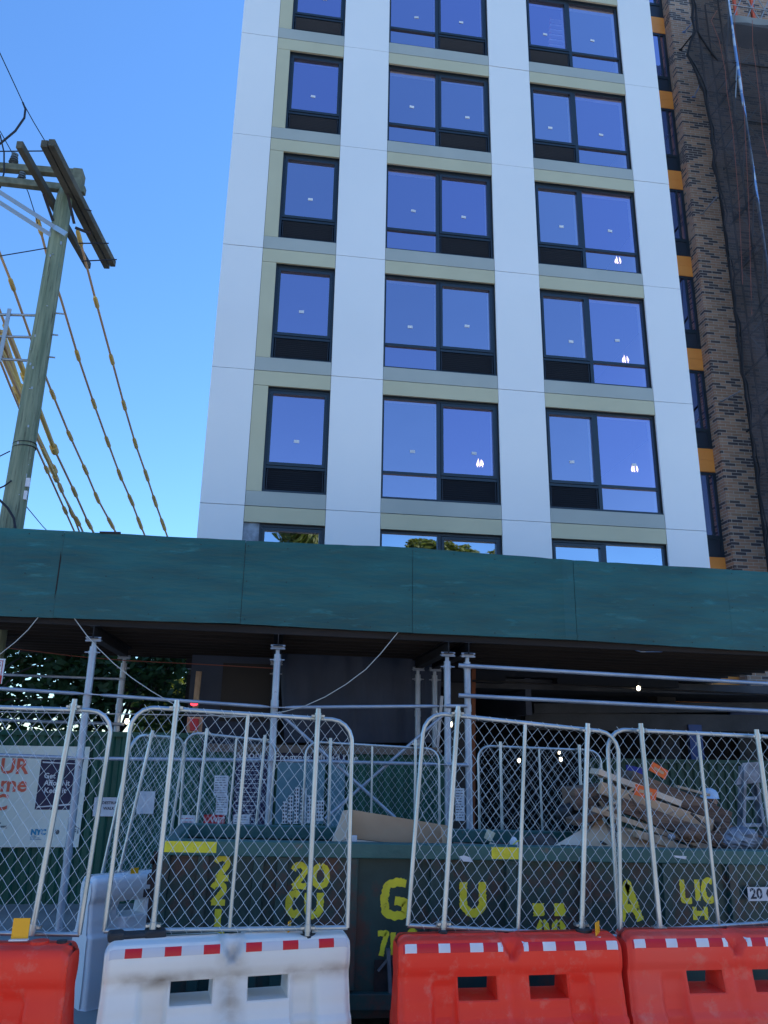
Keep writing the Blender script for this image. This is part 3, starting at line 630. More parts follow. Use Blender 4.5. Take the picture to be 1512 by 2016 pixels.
# banner
yb_ = YH-.03
bn = MB().box((at(-220,1470,yb_).x, yb_, at(100,1668,yb_).z), (at(178,1466,yb_).x, yb_+.006, at(100,1469,yb_).z)); bnr = tag(bn.build('banner', m_bann), 'cream banner reading YOUR Home NYC on the green hoarding', 'banner')
def bt(txt, px, py, size, M, par, bold=0, nm='lettering', y=None, **k):
    p = at(px, py, (y or yb_)-.004); return glyph_tx(txt, size, M, par, p, name=nm, bold=bold, **k)
bt('YOUR', 54, 1523, .30, m_coral, bnr, .007, align='RIGHT'); bt('Home', 52, 1558, .30, m_coral, bnr, .007, align='RIGHT'); bt('NYC', 14, 1594, .30, m_coral, bnr, .007, align='RIGHT')
a = at(68,1594,yb_-.004); c = at(150,1496,yb_-.004)
pn = MB().box((a.x, yb_-.004, a.z), (c.x, yb_-.001, c.z)); o = pn.build('navy_panel', m_navy); o.parent = bnr
o = MB().slab([at(84,1499,yb_-.006), at(148,1503,yb_-.006), at(148,1504.5,yb_-.006), at(84,1502,yb_-.006)], .001).slab([at(72,1588,yb_-.006), at(140,1582,yb_-.006), at(141,1585,yb_-.006), at(72,1590,yb_-.006)], .001).build('white_rule', m_wink); o.parent = bnr
for q in SIB.get(o.name, []): q.parent = bnr
for t, y in (('Get it', 1532), ('Afford it', 1546), ('Keep it', 1561)): bt(t, 86, y, .105, m_wink, bnr, .002, y=yb_-.003)
bt('NYC', 60, 1643, .10, m_cyan, bnr, .006); bt('Housing\nPreservation\n& Development', 60, 1647, .024, m_cyan, bnr)
bt('you\nhousing', -10, 1622, .055, m_dink, bnr)
o = MB(); q = at(145,1641,yb_-.004)
o.bar(q+V((-.07,0,.06)), q+V((0,0,.11)), .012, .003, ref=V((0,1,0))).bar(q+V((.07,0,.06)), q+V((0,0,.11)), .012, .003, ref=V((0,1,0))).bar(q+V((-.055,0,0)), q+V((-.055,0,.07)), .003, .01).bar(q+V((.055,0,0)), q+V((.055,0,.07)), .003, .01)
for zz in (.025,.05): o.bar(q+V((-.03,0,zz)), q+V((.03,0,zz)), .003, .012)
o = o.build('house_emblem', m_dink); o.parent = bnr
o = MB().ball(at(112,1638,yb_-.002), .035, sz=(1,.1,1)).build('round_emblem', m_ins); o.parent = bnr
def notice(x0, y0, x1, y1, M, name, lab, lines=(), y=YH-.02, cat='notice', lm=m_dink, grp=None, bars=0, ls=.05):
    a = at(x0, y1, y); c = at(x1, y0, y); o = tag(MB().box((a.x, y-.004, a.z), (c.x, y+.006, c.z)).build(name, M), lab, cat, grp)
    b = MB()
    for i in range(bars):
        zz = c.z-(i+1)*(c.z-a.z)/(bars+1); rnd = random.Random(i*7+int(x0)); xx = a.x+.06*(c.x-a.x)
        while xx < c.x-.12*(c.x-a.x)*rnd.uniform(1,3):
            w_ = rnd.uniform(.02,.06); b.box((xx, y-.0055, zz), (min(xx+w_, c.x-.02), y-.0045, zz+.010)); xx += w_+.014
    if bars: t = b.build('small_print', lm); t.parent = o
    for t, px, py, s_ in lines:
        p = at(px, py, y-.006); g_ = glyph_tx(t, s_, lm, o, p, bold=.001, name='lettering')
    return o
notice(182,1570,234,1607, m_paper, 'paper_notice', 'white paper notice reading pedestrian walk, left of the slanted post', [('PEDESTRIAN', 193, 1583, .055), ('WALK', 203, 1594, .055)])
notice(268,1558,306,1602, m_paper, 'plastic_sleeve_notice', 'clear sleeved notice on green hoarding, right of the pedestrian notice', y=YH-.02)
notice(420,1527,450,1566, m_paper, 'paper_notice', 'upper of two stacked white permits left of the navy poster', bars=7, grp='stacked permits'); notice(424,1566,450,1604, m_paper, 'paper_notice', 'lower of two stacked white permits left of the navy poster', bars=7, grp='stacked permits')
notice(352,1605,385,1640, m_paper, 'paper_notice', 'white notice with red print left of the red standpipe sign', bars=4, lm=m_sred)
notice(399,1604,443,1640, m_sred, 'standpipe_sign', 'red sign with white letters reading wet standpipe', [('WET', 414, 1619, .10), ('STAND PIPE', 401, 1632, .092)], lm=m_wink, cat='sign')
o = notice(456,1484,528,1640, m_navy, 'site_poster', 'tall navy poster headed Work in Progress covered in small white print', [('Work in', 466, 1493, .17)], bars=17, lm=m_wink, cat='poster')
notice(458,1604,492,1636, m_paper, 'paper_notice', 'white sleeved permit pinned over the navy poster', bars=5, y=YH-.035)
hd = notice(538,1484,682,1500, m_navy, 'poster_header', 'navy strip reading Progress: Mixed Use above the building picture', [('Progress: Mixed Use', 540, 1497, .155)], lm=m_wink, cat='sign')
pc = notice(540,1500,640,1634, m_teal, 'building_poster', 'teal poster picturing a white apartment block', cat='poster'); pc2 = notice(642,1500,680,1634, m_teal, 'building_poster', 'narrow teal poster strip right of the apartment block picture', cat='poster')
b = MB(); b2 = MB()
q0 = at(540,1634,YH-.03)
def pbox(px0, py0, px1, py1, mb, dy=.0): a_ = at(px0, py1, YH-.028-dy); c_ = at(px1, py0, YH-.028-dy); mb.box((a_.x, YH-.0285-dy, a_.z), (c_.x, YH-.0275-dy, c_.z))
for x0_, y0_, x1_, y1_ in ((555,1578,566,1622), (566,1566,578,1624), (578,1550,590,1624), (590,1552,604,1624), (604,1566,622,1620), (622,1576,638,1616)): pbox(x0_, y0_, x1_, y1_, b)
for x0_, y0_, x1_, y1_ in ((555,1578,566,1622), (566,1566,578,1624), (578,1550,590,1624), (590,1552,604,1624), (604,1566,622,1620), (622,1576,638,1616)):
    n = int((y1_-y0_)/7)
    for i in range(n):
        for j in range(int((x1_-x0_)/5)): pbox(x0_+1.5+j*5, y0_+3+i*7, x0_+4.5+j*5, y0_+7+i*7, b2, .002)
o = b.build('pictured_block', m_wink); o.parent = pc; o = b2.build('pictured_windows', m_dink); o.parent = pc
b = MB(); pbox(541,1622,639,1633, b, .001); o = b.build('pictured_trees', m_greenfence); o.parent = pc
notice(897,1552,914,1616, m_paper, 'paper_notice', 'tall white permit sheet hung between the paired shed posts', bars=11, y=12.3)
# fire alarm call point on board, red signal
c = at(383,1427,12.5); e = empty('alarm_box', c, 'red alarm box on a square of plywood above the green hoarding', 'alarm box')
rel(MB().box((c.x-.115, 12.5, c.z-.115), (c.x+.115, 12.52, c.z+.115)).build('backboard', m_card), e); rel(MB().tube([c+V((0,-.0,0)), c+V((0,-.06,0))], .075, 8).box((c.x-.06, 12.43, c.z-.09), (c.x+.06, 12.499, c.z+.09)).build('housing', m_sred, bevel=.01), e)
c = at(382,1386,12.3); e = empty('signal_lamp', c, 'small red signal lamp above the plywood alarm board', 'lamp'); rel(MB().ball(c, .035, sz=(1.6,1,.8)).build('lens', m_redl), e); rel(MB().box((c.x-.05, 12.3, c.z+.03), (c.x+.05, 12.36, c.z+.05)).build('base', m_steel), e)
# ground-floor shell of the tower under the deck
gf = empty('site_ground_floor', (3,16,.15), 'dark unfinished ground floor of the tower behind the shed', 'building')
a0 = at(378,1300,14.2).x
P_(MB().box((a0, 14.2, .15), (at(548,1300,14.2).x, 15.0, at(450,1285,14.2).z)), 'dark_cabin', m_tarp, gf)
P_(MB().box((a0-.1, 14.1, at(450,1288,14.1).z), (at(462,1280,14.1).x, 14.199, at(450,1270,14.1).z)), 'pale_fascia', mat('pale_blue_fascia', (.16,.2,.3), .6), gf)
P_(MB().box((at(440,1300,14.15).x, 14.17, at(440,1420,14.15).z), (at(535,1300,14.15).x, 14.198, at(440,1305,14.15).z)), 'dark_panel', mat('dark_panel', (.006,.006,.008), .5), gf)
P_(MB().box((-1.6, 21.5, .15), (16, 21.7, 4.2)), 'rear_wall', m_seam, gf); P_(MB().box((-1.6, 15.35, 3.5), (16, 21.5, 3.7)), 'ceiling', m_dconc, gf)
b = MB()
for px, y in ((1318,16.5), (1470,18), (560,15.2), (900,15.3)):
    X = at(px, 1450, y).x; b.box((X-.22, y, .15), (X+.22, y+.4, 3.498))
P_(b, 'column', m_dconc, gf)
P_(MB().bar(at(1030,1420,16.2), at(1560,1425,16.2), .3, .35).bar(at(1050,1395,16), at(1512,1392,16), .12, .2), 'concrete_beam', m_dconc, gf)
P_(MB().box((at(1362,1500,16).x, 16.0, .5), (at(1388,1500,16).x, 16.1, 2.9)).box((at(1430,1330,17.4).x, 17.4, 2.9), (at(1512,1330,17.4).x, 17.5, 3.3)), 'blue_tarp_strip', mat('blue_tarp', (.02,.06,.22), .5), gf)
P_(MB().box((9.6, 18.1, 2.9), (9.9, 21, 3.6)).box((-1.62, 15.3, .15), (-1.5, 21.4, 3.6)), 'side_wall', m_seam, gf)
# black tarp drape
L_ = [(552,1245),(552,1330),(556,1400),(560,1462)]; R_ = [(868,1262),(868,1340),(866,1400),(862,1462)]
tag(sheet('black_tarp', L_, R_, 30, 40, 13.6, m_tarp, amp=.05, seed=9), 'glossy black tarp draped between shed posts above the middle hoarding', 'tarp')
# timber props and board near red signal
def prop(pa, pb, Y, w_, M, lab, name='timber_prop', h_=None, grp=None): return tag(MB().bar(at(*pa, Y), at(*pb, Y), w_, h_ or w_).build(name, M, bevel=.004), lab, 'timber', grp)
prop((392,1322),(384,1400),13.7,.09,m_wood,'short timber board fixed upright left of the dark cabin wall')
prop((932,1316),(930,1660),13.4,.07,mat('red_timber',(.22,.07,.03),.85),'thin reddish timber upright right of the paired shed posts')
prop((870,1370),(845,1640),13.0,.05,m_galv2,'thin grey upright pipe standing behind the middle tarp edge','pipe')
# work lamps
def work_lamp(px, py, Y, lab, r=.036):
    c = at(px, py, Y); e = empty('work_lamp', c, lab, 'lamp', 'temporary work lamps under the shed')
    rel(MB().ball(c, r, n=10, m=8, sz=(.85,.85,1.15)).build('bulb', m_bulb), e)
    b = MB().tube([c+V((0,0,r*1.1)), c+V((0,0,r*1.1+.07))], .028, 8); rel(b.build('socket', m_rubber), e)
    b = MB()
    for k in range(4):
        a = k*pi/4; X = V((cos(a), sin(a), 0)); b.tube([c+X*(r*1.15*sin(t))+V((0,0,-r*1.45*cos(t))) for t in [-pi+.3+i*(2*pi-.6)/12 for i in range(13)]], .0022, 4)
    rel(b.build('wire_cage', m_met), e)
work_lamp(250,1420,13.1,'caged work lamp clamped beside the leaning left rear post'); work_lamp(1257,1355,13.1,'brightest work lamp hanging on the high rail at the right')
work_lamp(886,1426,12.2,'work lamp glowing beside the paired shed posts', .04); work_lamp(1022,1497,16,'left of the two distant lamps behind the inner fence panel'); work_lamp(1104,1495,16,'lower lamp of the distant pair behind the leaning inner fence post'); work_lamp(1101,1482,17,'upper small lamp of the distant pair behind the inner fence', .03)
# wrapped step frame at the right
e = empty('wrapped_ladder', at(1460,1640,11.4), 'platform ladder wrapped in milky plastic at the right behind the dumpster', 'ladder')
b = MB(); A = [at(1440,1660,11.4), at(1462,1508,11.4), at(1480,1508,11.5), at(1512,1660,11.5)]
A[0].z -= 1.0; A[3].z -= 1.0
b.bar(A[0], A[1], .16, .05).bar(A[3], A[2], .16, .05)
for t in (.42,.6,.78,.95): b.bar(A[0].lerp(A[1], t), A[3].lerp(A[2], t), .1, .05)
rel(b.build('frame', m_wrap, bevel=.01), e); rel(MB().slab([at(1448,1545,11.38), at(1462,1502,11.36), at(1492,1500,11.36), at(1500,1540,11.38)], .02).build('plastic_cover', m_wrap), e)
# street sign on the left edge
c0 = at(-40,1345,10.3); c1 = at(11,1297,10.3); e = empty('street_sign', (c0.x, 10.3, .15), 'white street sign with red border at the left photo edge', 'sign')
rel(MB().box((c0.x, 10.3, c0.z), (c1.x, 10.305, c1.z)).build('sign_plate', m_wink, bevel=.002), e)
b = MB()
for q in ((c0.x+.02, c1.z-.03, c1.x-.02, c1.z-.022), (c1.x-.03, c0.z+.02, c1.x-.022, c1.z-.02)): b.box((q[0], 10.297, q[1]), (q[2], 10.2985, q[3]))
rel(b.build('border', m_sred), e)
glyph_tx('PARKING', .085, m_sred, e, (c1.x-.40, 10.296, at(0,1313,10.3).z)); rel(MB().box((c0.x, 10.296, c0.z), (c1.x-.01, 10.2985, c0.z+.10)).build('red_band', m_sred), e)
rel(MB().tube([(c0.x+.12, 10.34, .15), (c0.x+.12, 10.34, c1.z)], .025, 8).build('sign_post', m_galv2), e)
# ================================================================ dumpster
YD = 7.4
dl = at(322,1652,YD); dr = at(1512,1690,YD); ang = math.atan2(dr.z-dl.z, dr.x-dl.x)
ang = -radians_ if (radians_:=R(1.0)) else 0
du = empty('dumpster', (dl.x, YD, 0), 'long dark green roll-off dumpster with yellow painted letters full of debris', 'dumpster')
Xd = V((cos(ang), 0, sin(ang))); Zd = V((-sin(ang), 0, cos(ang))); Yd = V((0,1,0)); LEN = 6.6; WD = 1.42; zt_ = dl.z; HT = zt_-.30
def dp(x, y, z): return dl+Xd*x+Yd*y+Zd*z     # z measured down from the rim top (negative)
def dbox(mb, x0, x1, y0, y1, z0, z1, mi=0): mb.obox((dp(x0,y0,z0)+dp(x1,y1,z1))/2, Xd*(x1-x0)/2, Yd*(y1-y0)/2, Zd*(z1-z0)/2, mi)
b = MB(); dbox(b, .02, LEN, .06, .10, -HT, -.12); dbox(b, .02, LEN, WD-.06, WD-.02, -HT, -.12); dbox(b, .02, .06, .10, WD-.06, -HT, -.06); dbox(b, LEN-.04, LEN, .10, WD-.06, -HT, -.06); dbox(b, .06, LEN-.04, .10, WD-.06, -HT, -HT+.05)
P_(b, 'body', m_dump, du)
b = MB(); dbox(b, 0, LEN, -.02, .10, -.125, 0); dbox(b, 0, LEN, WD-.10, WD+.02, -.125, 0); dbox(b, 0, .10, .10, WD-.10, -.12, -.002); P_(b, 'top_rail', m_rim, du, bevel=.008)
def dx(px, py=1760): p = at(px, py, YD+.06); return (p-dl).dot(Xd)
b = MB()
for px in (318, 395, 505, 552, 692, 855, 1003, 1150, 1310, 1440, 1560, 1700):
    x = dx(px); dbox(b, x-.045, x+.045, -.005, .06, -HT+.12, -.125)
P_(b, 'rib', m_dump, du, bevel=.006)
b = MB(); dbox(b, 0, LEN, -.03, .06, -HT-.02, -HT+.10); dbox(b, .02, LEN, .11, WD-.1, -HT-.12, -HT-.02); P_(b, 'bottom_rail', m_rust if 0 else m_dump, du, bevel=.006)
b = MB()
for px in (400, 1650):
    x = dx(px); 
    for yy in (.15, WD-.3): b.tube([dp(x, yy, -HT-.16+.0), dp(x, yy+.14, -HT-.16)], .11, 16)
P_(b, 'wheel', m_rust, du)
b = MB(); dbox(b, -.07, .02, -.0, .05, -.75, -.10); dbox(b, -.10, .03, .0, .07, -.36, -.28); dbox(b, -.09, .03, .0, .06, -.20, -.15); b.tube([dp(-.05,.02,-.12), dp(-.05,.02,-.44)], .022, 8); dbox(b, -.12, -.02, .01, .05, -.46, -.40); P_(b, 'latch', m_rust, du)
b = MB(); dbox(b, dx(326,1660), dx(428,1660), -.0225, -.0215, -.10, -.012); dbox(b, dx(963,1692), dx(1020,1692), -.0225, -.0215, -.11, -.012); P_(b, 'yellow_patch', m_yellow, du)
b = MB(); o_ = dp(dx(904,1690), -.0225, -.0); b.slab([at(904,1686,YD-.0225), at(912,1696,YD-.0225), at(931,1697,YD-.0225), at(926,1688,YD-.0225), at(914,1684,YD-.0225)], .001, V((0,-1,0))); b.slab([at(1326,1684,YD-.0225), at(1352,1686,YD-.0225), at(1350,1692,YD-.0225), at(1330,1688,YD-.0225)], .001, V((0,-1,0))); P_(b, 'torn_sticker', m_paper, du)
def letters(items):
    s_ = 0
    for ch, px0, py0, px1, py1, th in items:
        b = MB(); s_ += 1; p0 = at(px0, py1, YD+.058); p1 = at(px1, py0, YD+.058); paint(b, ch, p0, V((1,0,0)), V((0,0,1)), V((0,-1,0)), p1.x-p0.x, p1.z-p0.z, th, s_); P_(b, 'painted_character', m_yellow, du)
letters([('2',422,1688,454,1732,.046),('2',414,1738,447,1780,.046),('1',424,1788,434,1832,.055),('2',574,1702,606,1748,.05),('0',614,1702,648,1748,.05),('C',564,1756,592,1804,.06),('U',602,1756,634,1804,.06),
 ('G',752,1734,802,1806,.07),('7',742,1834,764,1884,.045),('1',768,1834,780,1882,.045),('8',800,1830,822,1880,.05),('U',908,1734,954,1800,.07),('.',1048,1770,1072,1812,.10),('.',1090,1770,1114,1812,.10),('0',1060,1812,1078,1858,.05),('0',1090,1812,1110,1858,.05),
 ('A',1222,1734,1256,1816,.07),('L',1342,1730,1362,1776,.05),('I',1366,1730,1380,1776,.05),('C',1384,1730,1404,1776,.05),('H',1366,1784,1392,1812,.04),('7',420,1836,440,1860,.04),('0',600,1838,640,1870,.05)])
a = at(1474,1774,YD-.008); c = at(1560,1746,YD-.008); P_(MB().box((a.x, YD-.008, a.z), (c.x, YD-.006, c.z)), 'capacity_plate', m_wink, du)
glyph_tx('20 CU.YD.', .125, m_dink, du, at(1478,1769,YD-.0095), bold=.003)
b = MB(); dbox(b, dx(735,1960), dx(800,1960), .045, .0585, -HT+.10, -HT+.34); P_(b, 'patch_plate', m_rust, du)
b = MB(); b.bar(at(768,1958,YD+.03), at(764,1868,YD+.03), .06, .03).bar(at(788,1955,YD+.03), at(780,1912,YD+.03), .03, .03).bar(at(744,1912,YD+.03), at(762,1890,YD+.03), .012, .02); P_(b, 'welded_strut', mat('bare_steel', (.12,.14,.16), .5, .4, c2=(.2,.22,.24), scale=8), du)
# ---- contents
def plank(pa, Ya, pb, Yb, w_, h_, M, lab, name='plank', cat='plank', grp=None, bevel=.004): return tag(MB().bar(at(*pa, Ya), at(*pb, Yb), w_, h_).build(name, M, bevel=bevel), lab, cat, grp)
# rubble heap (one mass nobody could count)
b = MB(); vs = []; fs = []; nx, ny = 60, 14
for i in range(nx+1):
    for j in range(ny+1):
        x = .12+(LEN-.2)*i/nx; y = .11+(WD-.22)*j/ny; h = -.20+.16*math.exp(-((x-3.9)/.9)**2)*sin(pi*j/ny)+.16*noise.noise(V((x*3, y*3, 0)))+.08*noise.noise(V((x*9, y*9, 3)))
        vs.append(dp(x, y, h))
for i in range(nx):
    for j in range(ny): o_ = i*(ny+1)+j; fs.append((o_, o_+ny+1, o_+ny+2, o_+1))
b.add(vs, fs); tag(b.build('rubble', m_rubble), kind='stuff', label='loose brown demolition rubble filling the dumpster', cat='rubble')
# open carton
e = empty('cardboard_box', at(760,1660,8.1), 'large open brown carton lying on the left end of the debris', 'box')
def quad(pts, M, name, t=.008, par=None):
    o = MB().slab([at(*p[:2], p[2]) for p in pts], t).build(name, M); return rel(o, par) if par else o
quad([(688,1650,8.5),(884,1672,8.5),(884,1626,8.5),(692,1594,8.5)], m_card, 'rear_side', par=e); quad([(652,1661,7.75),(688,1650,8.5),(692,1594,8.5),(676,1596,8.1)], m_card2, 'left_side', par=e)
quad([(884,1672,8.5),(874,1676,7.9),(868,1628,8.0),(884,1626,8.5)], m_card, 'right_side', par=e); quad([(652,1663,7.75),(880,1690,7.9),(884,1674,8.45),(688,1652,8.45)], m_card2, 'bottom_flap', par=e)
tag(MB().obox(at(696,1652,7.7), V((.03,0,0)), V((0,.02,0)), V((0,0,.03))).build('paper_scrap', m_paper), 'small square white scrap on the left carton edge', 'scrap'); tag(MB().obox(at(791,1666,7.7), V((.025,0,0)), V((0,.02,0)), V((0,0,.018))).build('paper_scrap', m_paper), 'tiny white scrap by the yellow strap on the carton', 'scrap')
tag(MB().tube([at(*q, 7.7) for q in ((796,1666),(812,1664),(830,1668),(852,1672))], .005, 5).build('strap', m_yellow), 'thin yellow strap curling over the dumpster rim by the carton', 'strap')
tag(MB().slab([at(953,1650,8.0), at(966,1657,8.0), at(975,1640,8.0), at(960,1632,8.0)], .02).build('foam_block', mat('cream_foam', (.6,.58,.42), .8)), 'cream foam piece standing up from the rim', 'foam')
plank((964,1660),7.9,(1010,1679),7.8,.03,.02,m_card2,'pale stick lying below the cream foam piece','wood_strip','timber')
plank((893,1668),8.3,(1000,1676),8.2,.3,.07,m_brown,'dark brown board lying flat right of the carton','board','board')
b = MB(); b.ball(at(1012,1668,7.8), .06, sz=(.8,.6,1.6)); tag(b.build('plastic_bag', m_paper), 'crumpled pale blue bag hanging at the rim beside the cream foam', 'bag')
tag(MB().tube([at(*q, 7.75) for q in ((1004,1680),(1008,1665),(1018,1656),(1030,1655))], .006, 5).build('strap', m_yellow), 'thin yellow strap arched over the pale blue bag', 'strap')
# carton sheets, tilted
tag(MB().slab([at(1062,1682,7.75), at(1180,1612,8.3), at(1212,1640,8.3), at(1222,1682,7.75)], .012).build('carton_sheet', m_card2), 'pale triangular carton sheet leaning in the middle of the pile', 'cardboard')
tag(MB().slab([at(1130,1682,7.72), at(1176,1616,8.2), at(1186,1614,8.2), at(1216,1682,7.72)], .012).build('carton_sheet', m_card), 'creased brown carton sheet in front of the pale triangle', 'cardboard')
tag(MB().slab([at(1216,1682,7.8), at(1225,1628,8.1), at(1330,1655,8.1), at(1340,1682,7.8)], .012).build('carton_sheet', m_card), 'low brown carton sheet under the long boards', 'cardboard')
# bundles of boards sloping to the right
BD = [((1170,1518),8.5,(1330,1580),8.4,.34,.06,m_card2,'topmost pale plank sloping down from the pile peak'),
 ((1230,1530),8.7,(1420,1610),8.6,.45,.16,m_brown,'thick dark brown board below the topmost plank, with orange label'),
 ((1180,1550),8.3,(1400,1625),8.2,.10,.12,m_card,'long brown carton beam with orange sticker in the middle of the pile'),
 ((1215,1582),8.2,(1410,1655),8.1,.30,.14,m_brown,'heavy dark board under the orange-stickered beam'),
 ((1165,1592),8.0,(1392,1668),7.9,.05,.05,m_wood,'long thin pale batten crossing the pile front'),
 ((1120,1572),8.6,(1230,1560),8.6,.4,.22,m_brown,'short dark brown block on the left shoulder of the pile'),
 ((1125,1618),8.2,(1210,1590),8.2,.3,.06,m_brown,'dark board tilted upward at the left foot of the pile'),
 ((1250,1640),7.9,(1350,1672),7.9,.08,.07,m_wood,'short wooden stub at the bottom of the pile'),
 ((1330,1548),8.9,(1394,1565),8.9,.10,.03,m_wood,'pale short slat behind the orange label'),
 ((1340,1565),8.8,(1392,1590),8.8,.35,.1,m_rubble,'broken dark slab end near the third fence post'),
 ((1400,1628),8.3,(1530,1675),8.2,.5,.16,m_brown,'dark red-brown board sloping off the right photo edge'),
 ((1290,1600),8.05,(1440,1672),7.95,.06,.05,m_brown,'thin dark batten near the bottom right of the pile')]
for q in BD: plank(*q[:7], q[7], grp='boards piled in the dumpster')
rnd = random.Random(3)
for px, py, Y, a, wd, ht, M, lab in ((1297,1517,8.35,.5,.10,.05,0,'upper orange sticker on the dark board'), (1271,1560,8.05,.25,.12,.055,0,'lower orange sticker on the carton beam')):
    X = V((cos(a),0,-sin(a))); Z = V((sin(a),0,cos(a))); tag(MB().obox(at(px,py,Y), X*wd, V((0,.003,0)), Z*ht).obox(at(px,py,Y-.005), X*wd*.6, V((0,.002,0)), Z*ht*.3, 1).build('orange_sticker', [mat('fluorescent_orange', (.85,.14,.02), .6), m_card]), lab, 'sticker')
tag(MB().ball(at(1322,1648,7.75), .04, sz=(1,1,.8)).build('crushed_cup', m_wrap), 'small pale blue crushed cup low in the pile', 'cup'); tag(MB().obox(at(1250,1518,9.2), V((.1,0,-.02)), V((0,.02,0)), V((0,0,.05))).build('blue_packet', m_blue if 0 else mat('blue_packet', (.02,.03,.25), .6)), 'blue packet behind the topmost plank', 'packet')
rnd = random.Random(21)
for i in range(24):
    t = .15+.85*rnd.random(); px = 1150+300*t+rnd.uniform(-20,20); py = 1570+95*t+rnd.uniform(-40,30); Y = 8.1+rnd.uniform(-.25,.3); a = -.35+rnd.gauss(0,.5); L2 = rnd.uniform(.12,.55)
    c = at(px, py, Y); X = V((cos(a), rnd.uniform(-.2,.2), sin(a)))*L2
    tag(MB().bar(c-X*.5, c+X*.5, rnd.uniform(.012,.04), rnd.uniform(.008,.022)).build('wood_splinter', rnd.choice([m_wood, m_wood, m_brown, m_card, m_rubble])), 'thin broken wood splinter lying in the board pile', 'splinter', 'splinters scattered through the board pile')
for px, py, Y, r_, M, lab in ((1122,1600,8.6,.12,m_rubber,'crumpled black bag at the left foot of the pile'), (1360,1640,7.9,.11,m_brown,'torn brown paper sack at the right foot of the pile'), (1455,1652,8.0,.15,m_wrap,'crumpled clear plastic sheet near the wrapped ladder')):
    b = MB().ball(at(px,py,Y), r_, n=18, m=12, sz=(1.3,1,.75)); c = at(px,py,Y); b.v = [tuple(c+(V(v)-c)*(1+.45*noise.noise(V(v)*9)+.2*noise.noise(V(v)*23))) for v in b.v]; tag(b.build('crumpled_bag', M, smooth=False), lab, 'bag')
rnd = random.Random(11)
for i in range(16):
    px = rnd.uniform(1040, 1512); py = 1684-18*math.exp(-((px-1270)/150)**2)-rnd.uniform(0,8); a = rnd.uniform(-.5,.5); L2 = rnd.uniform(.1,.35)
    X = V((cos(a), rnd.uniform(-.3,.3), sin(a)))*L2; c = at(px, py, 7.9+rnd.uniform(-.1,.4))
    kind = rnd.choice([(m_brown,'dark'),(m_wood,'pale'),(m_rubble,'grey')])
    tag(MB().bar(c-X*.5, c+X*.5, rnd.uniform(.03,.09), rnd.uniform(.02,.04)).build('wood_offcut', kind[0]), 'short wood offcut lying just above the dumpster rim', 'offcut', 'wood offcuts along the rim')
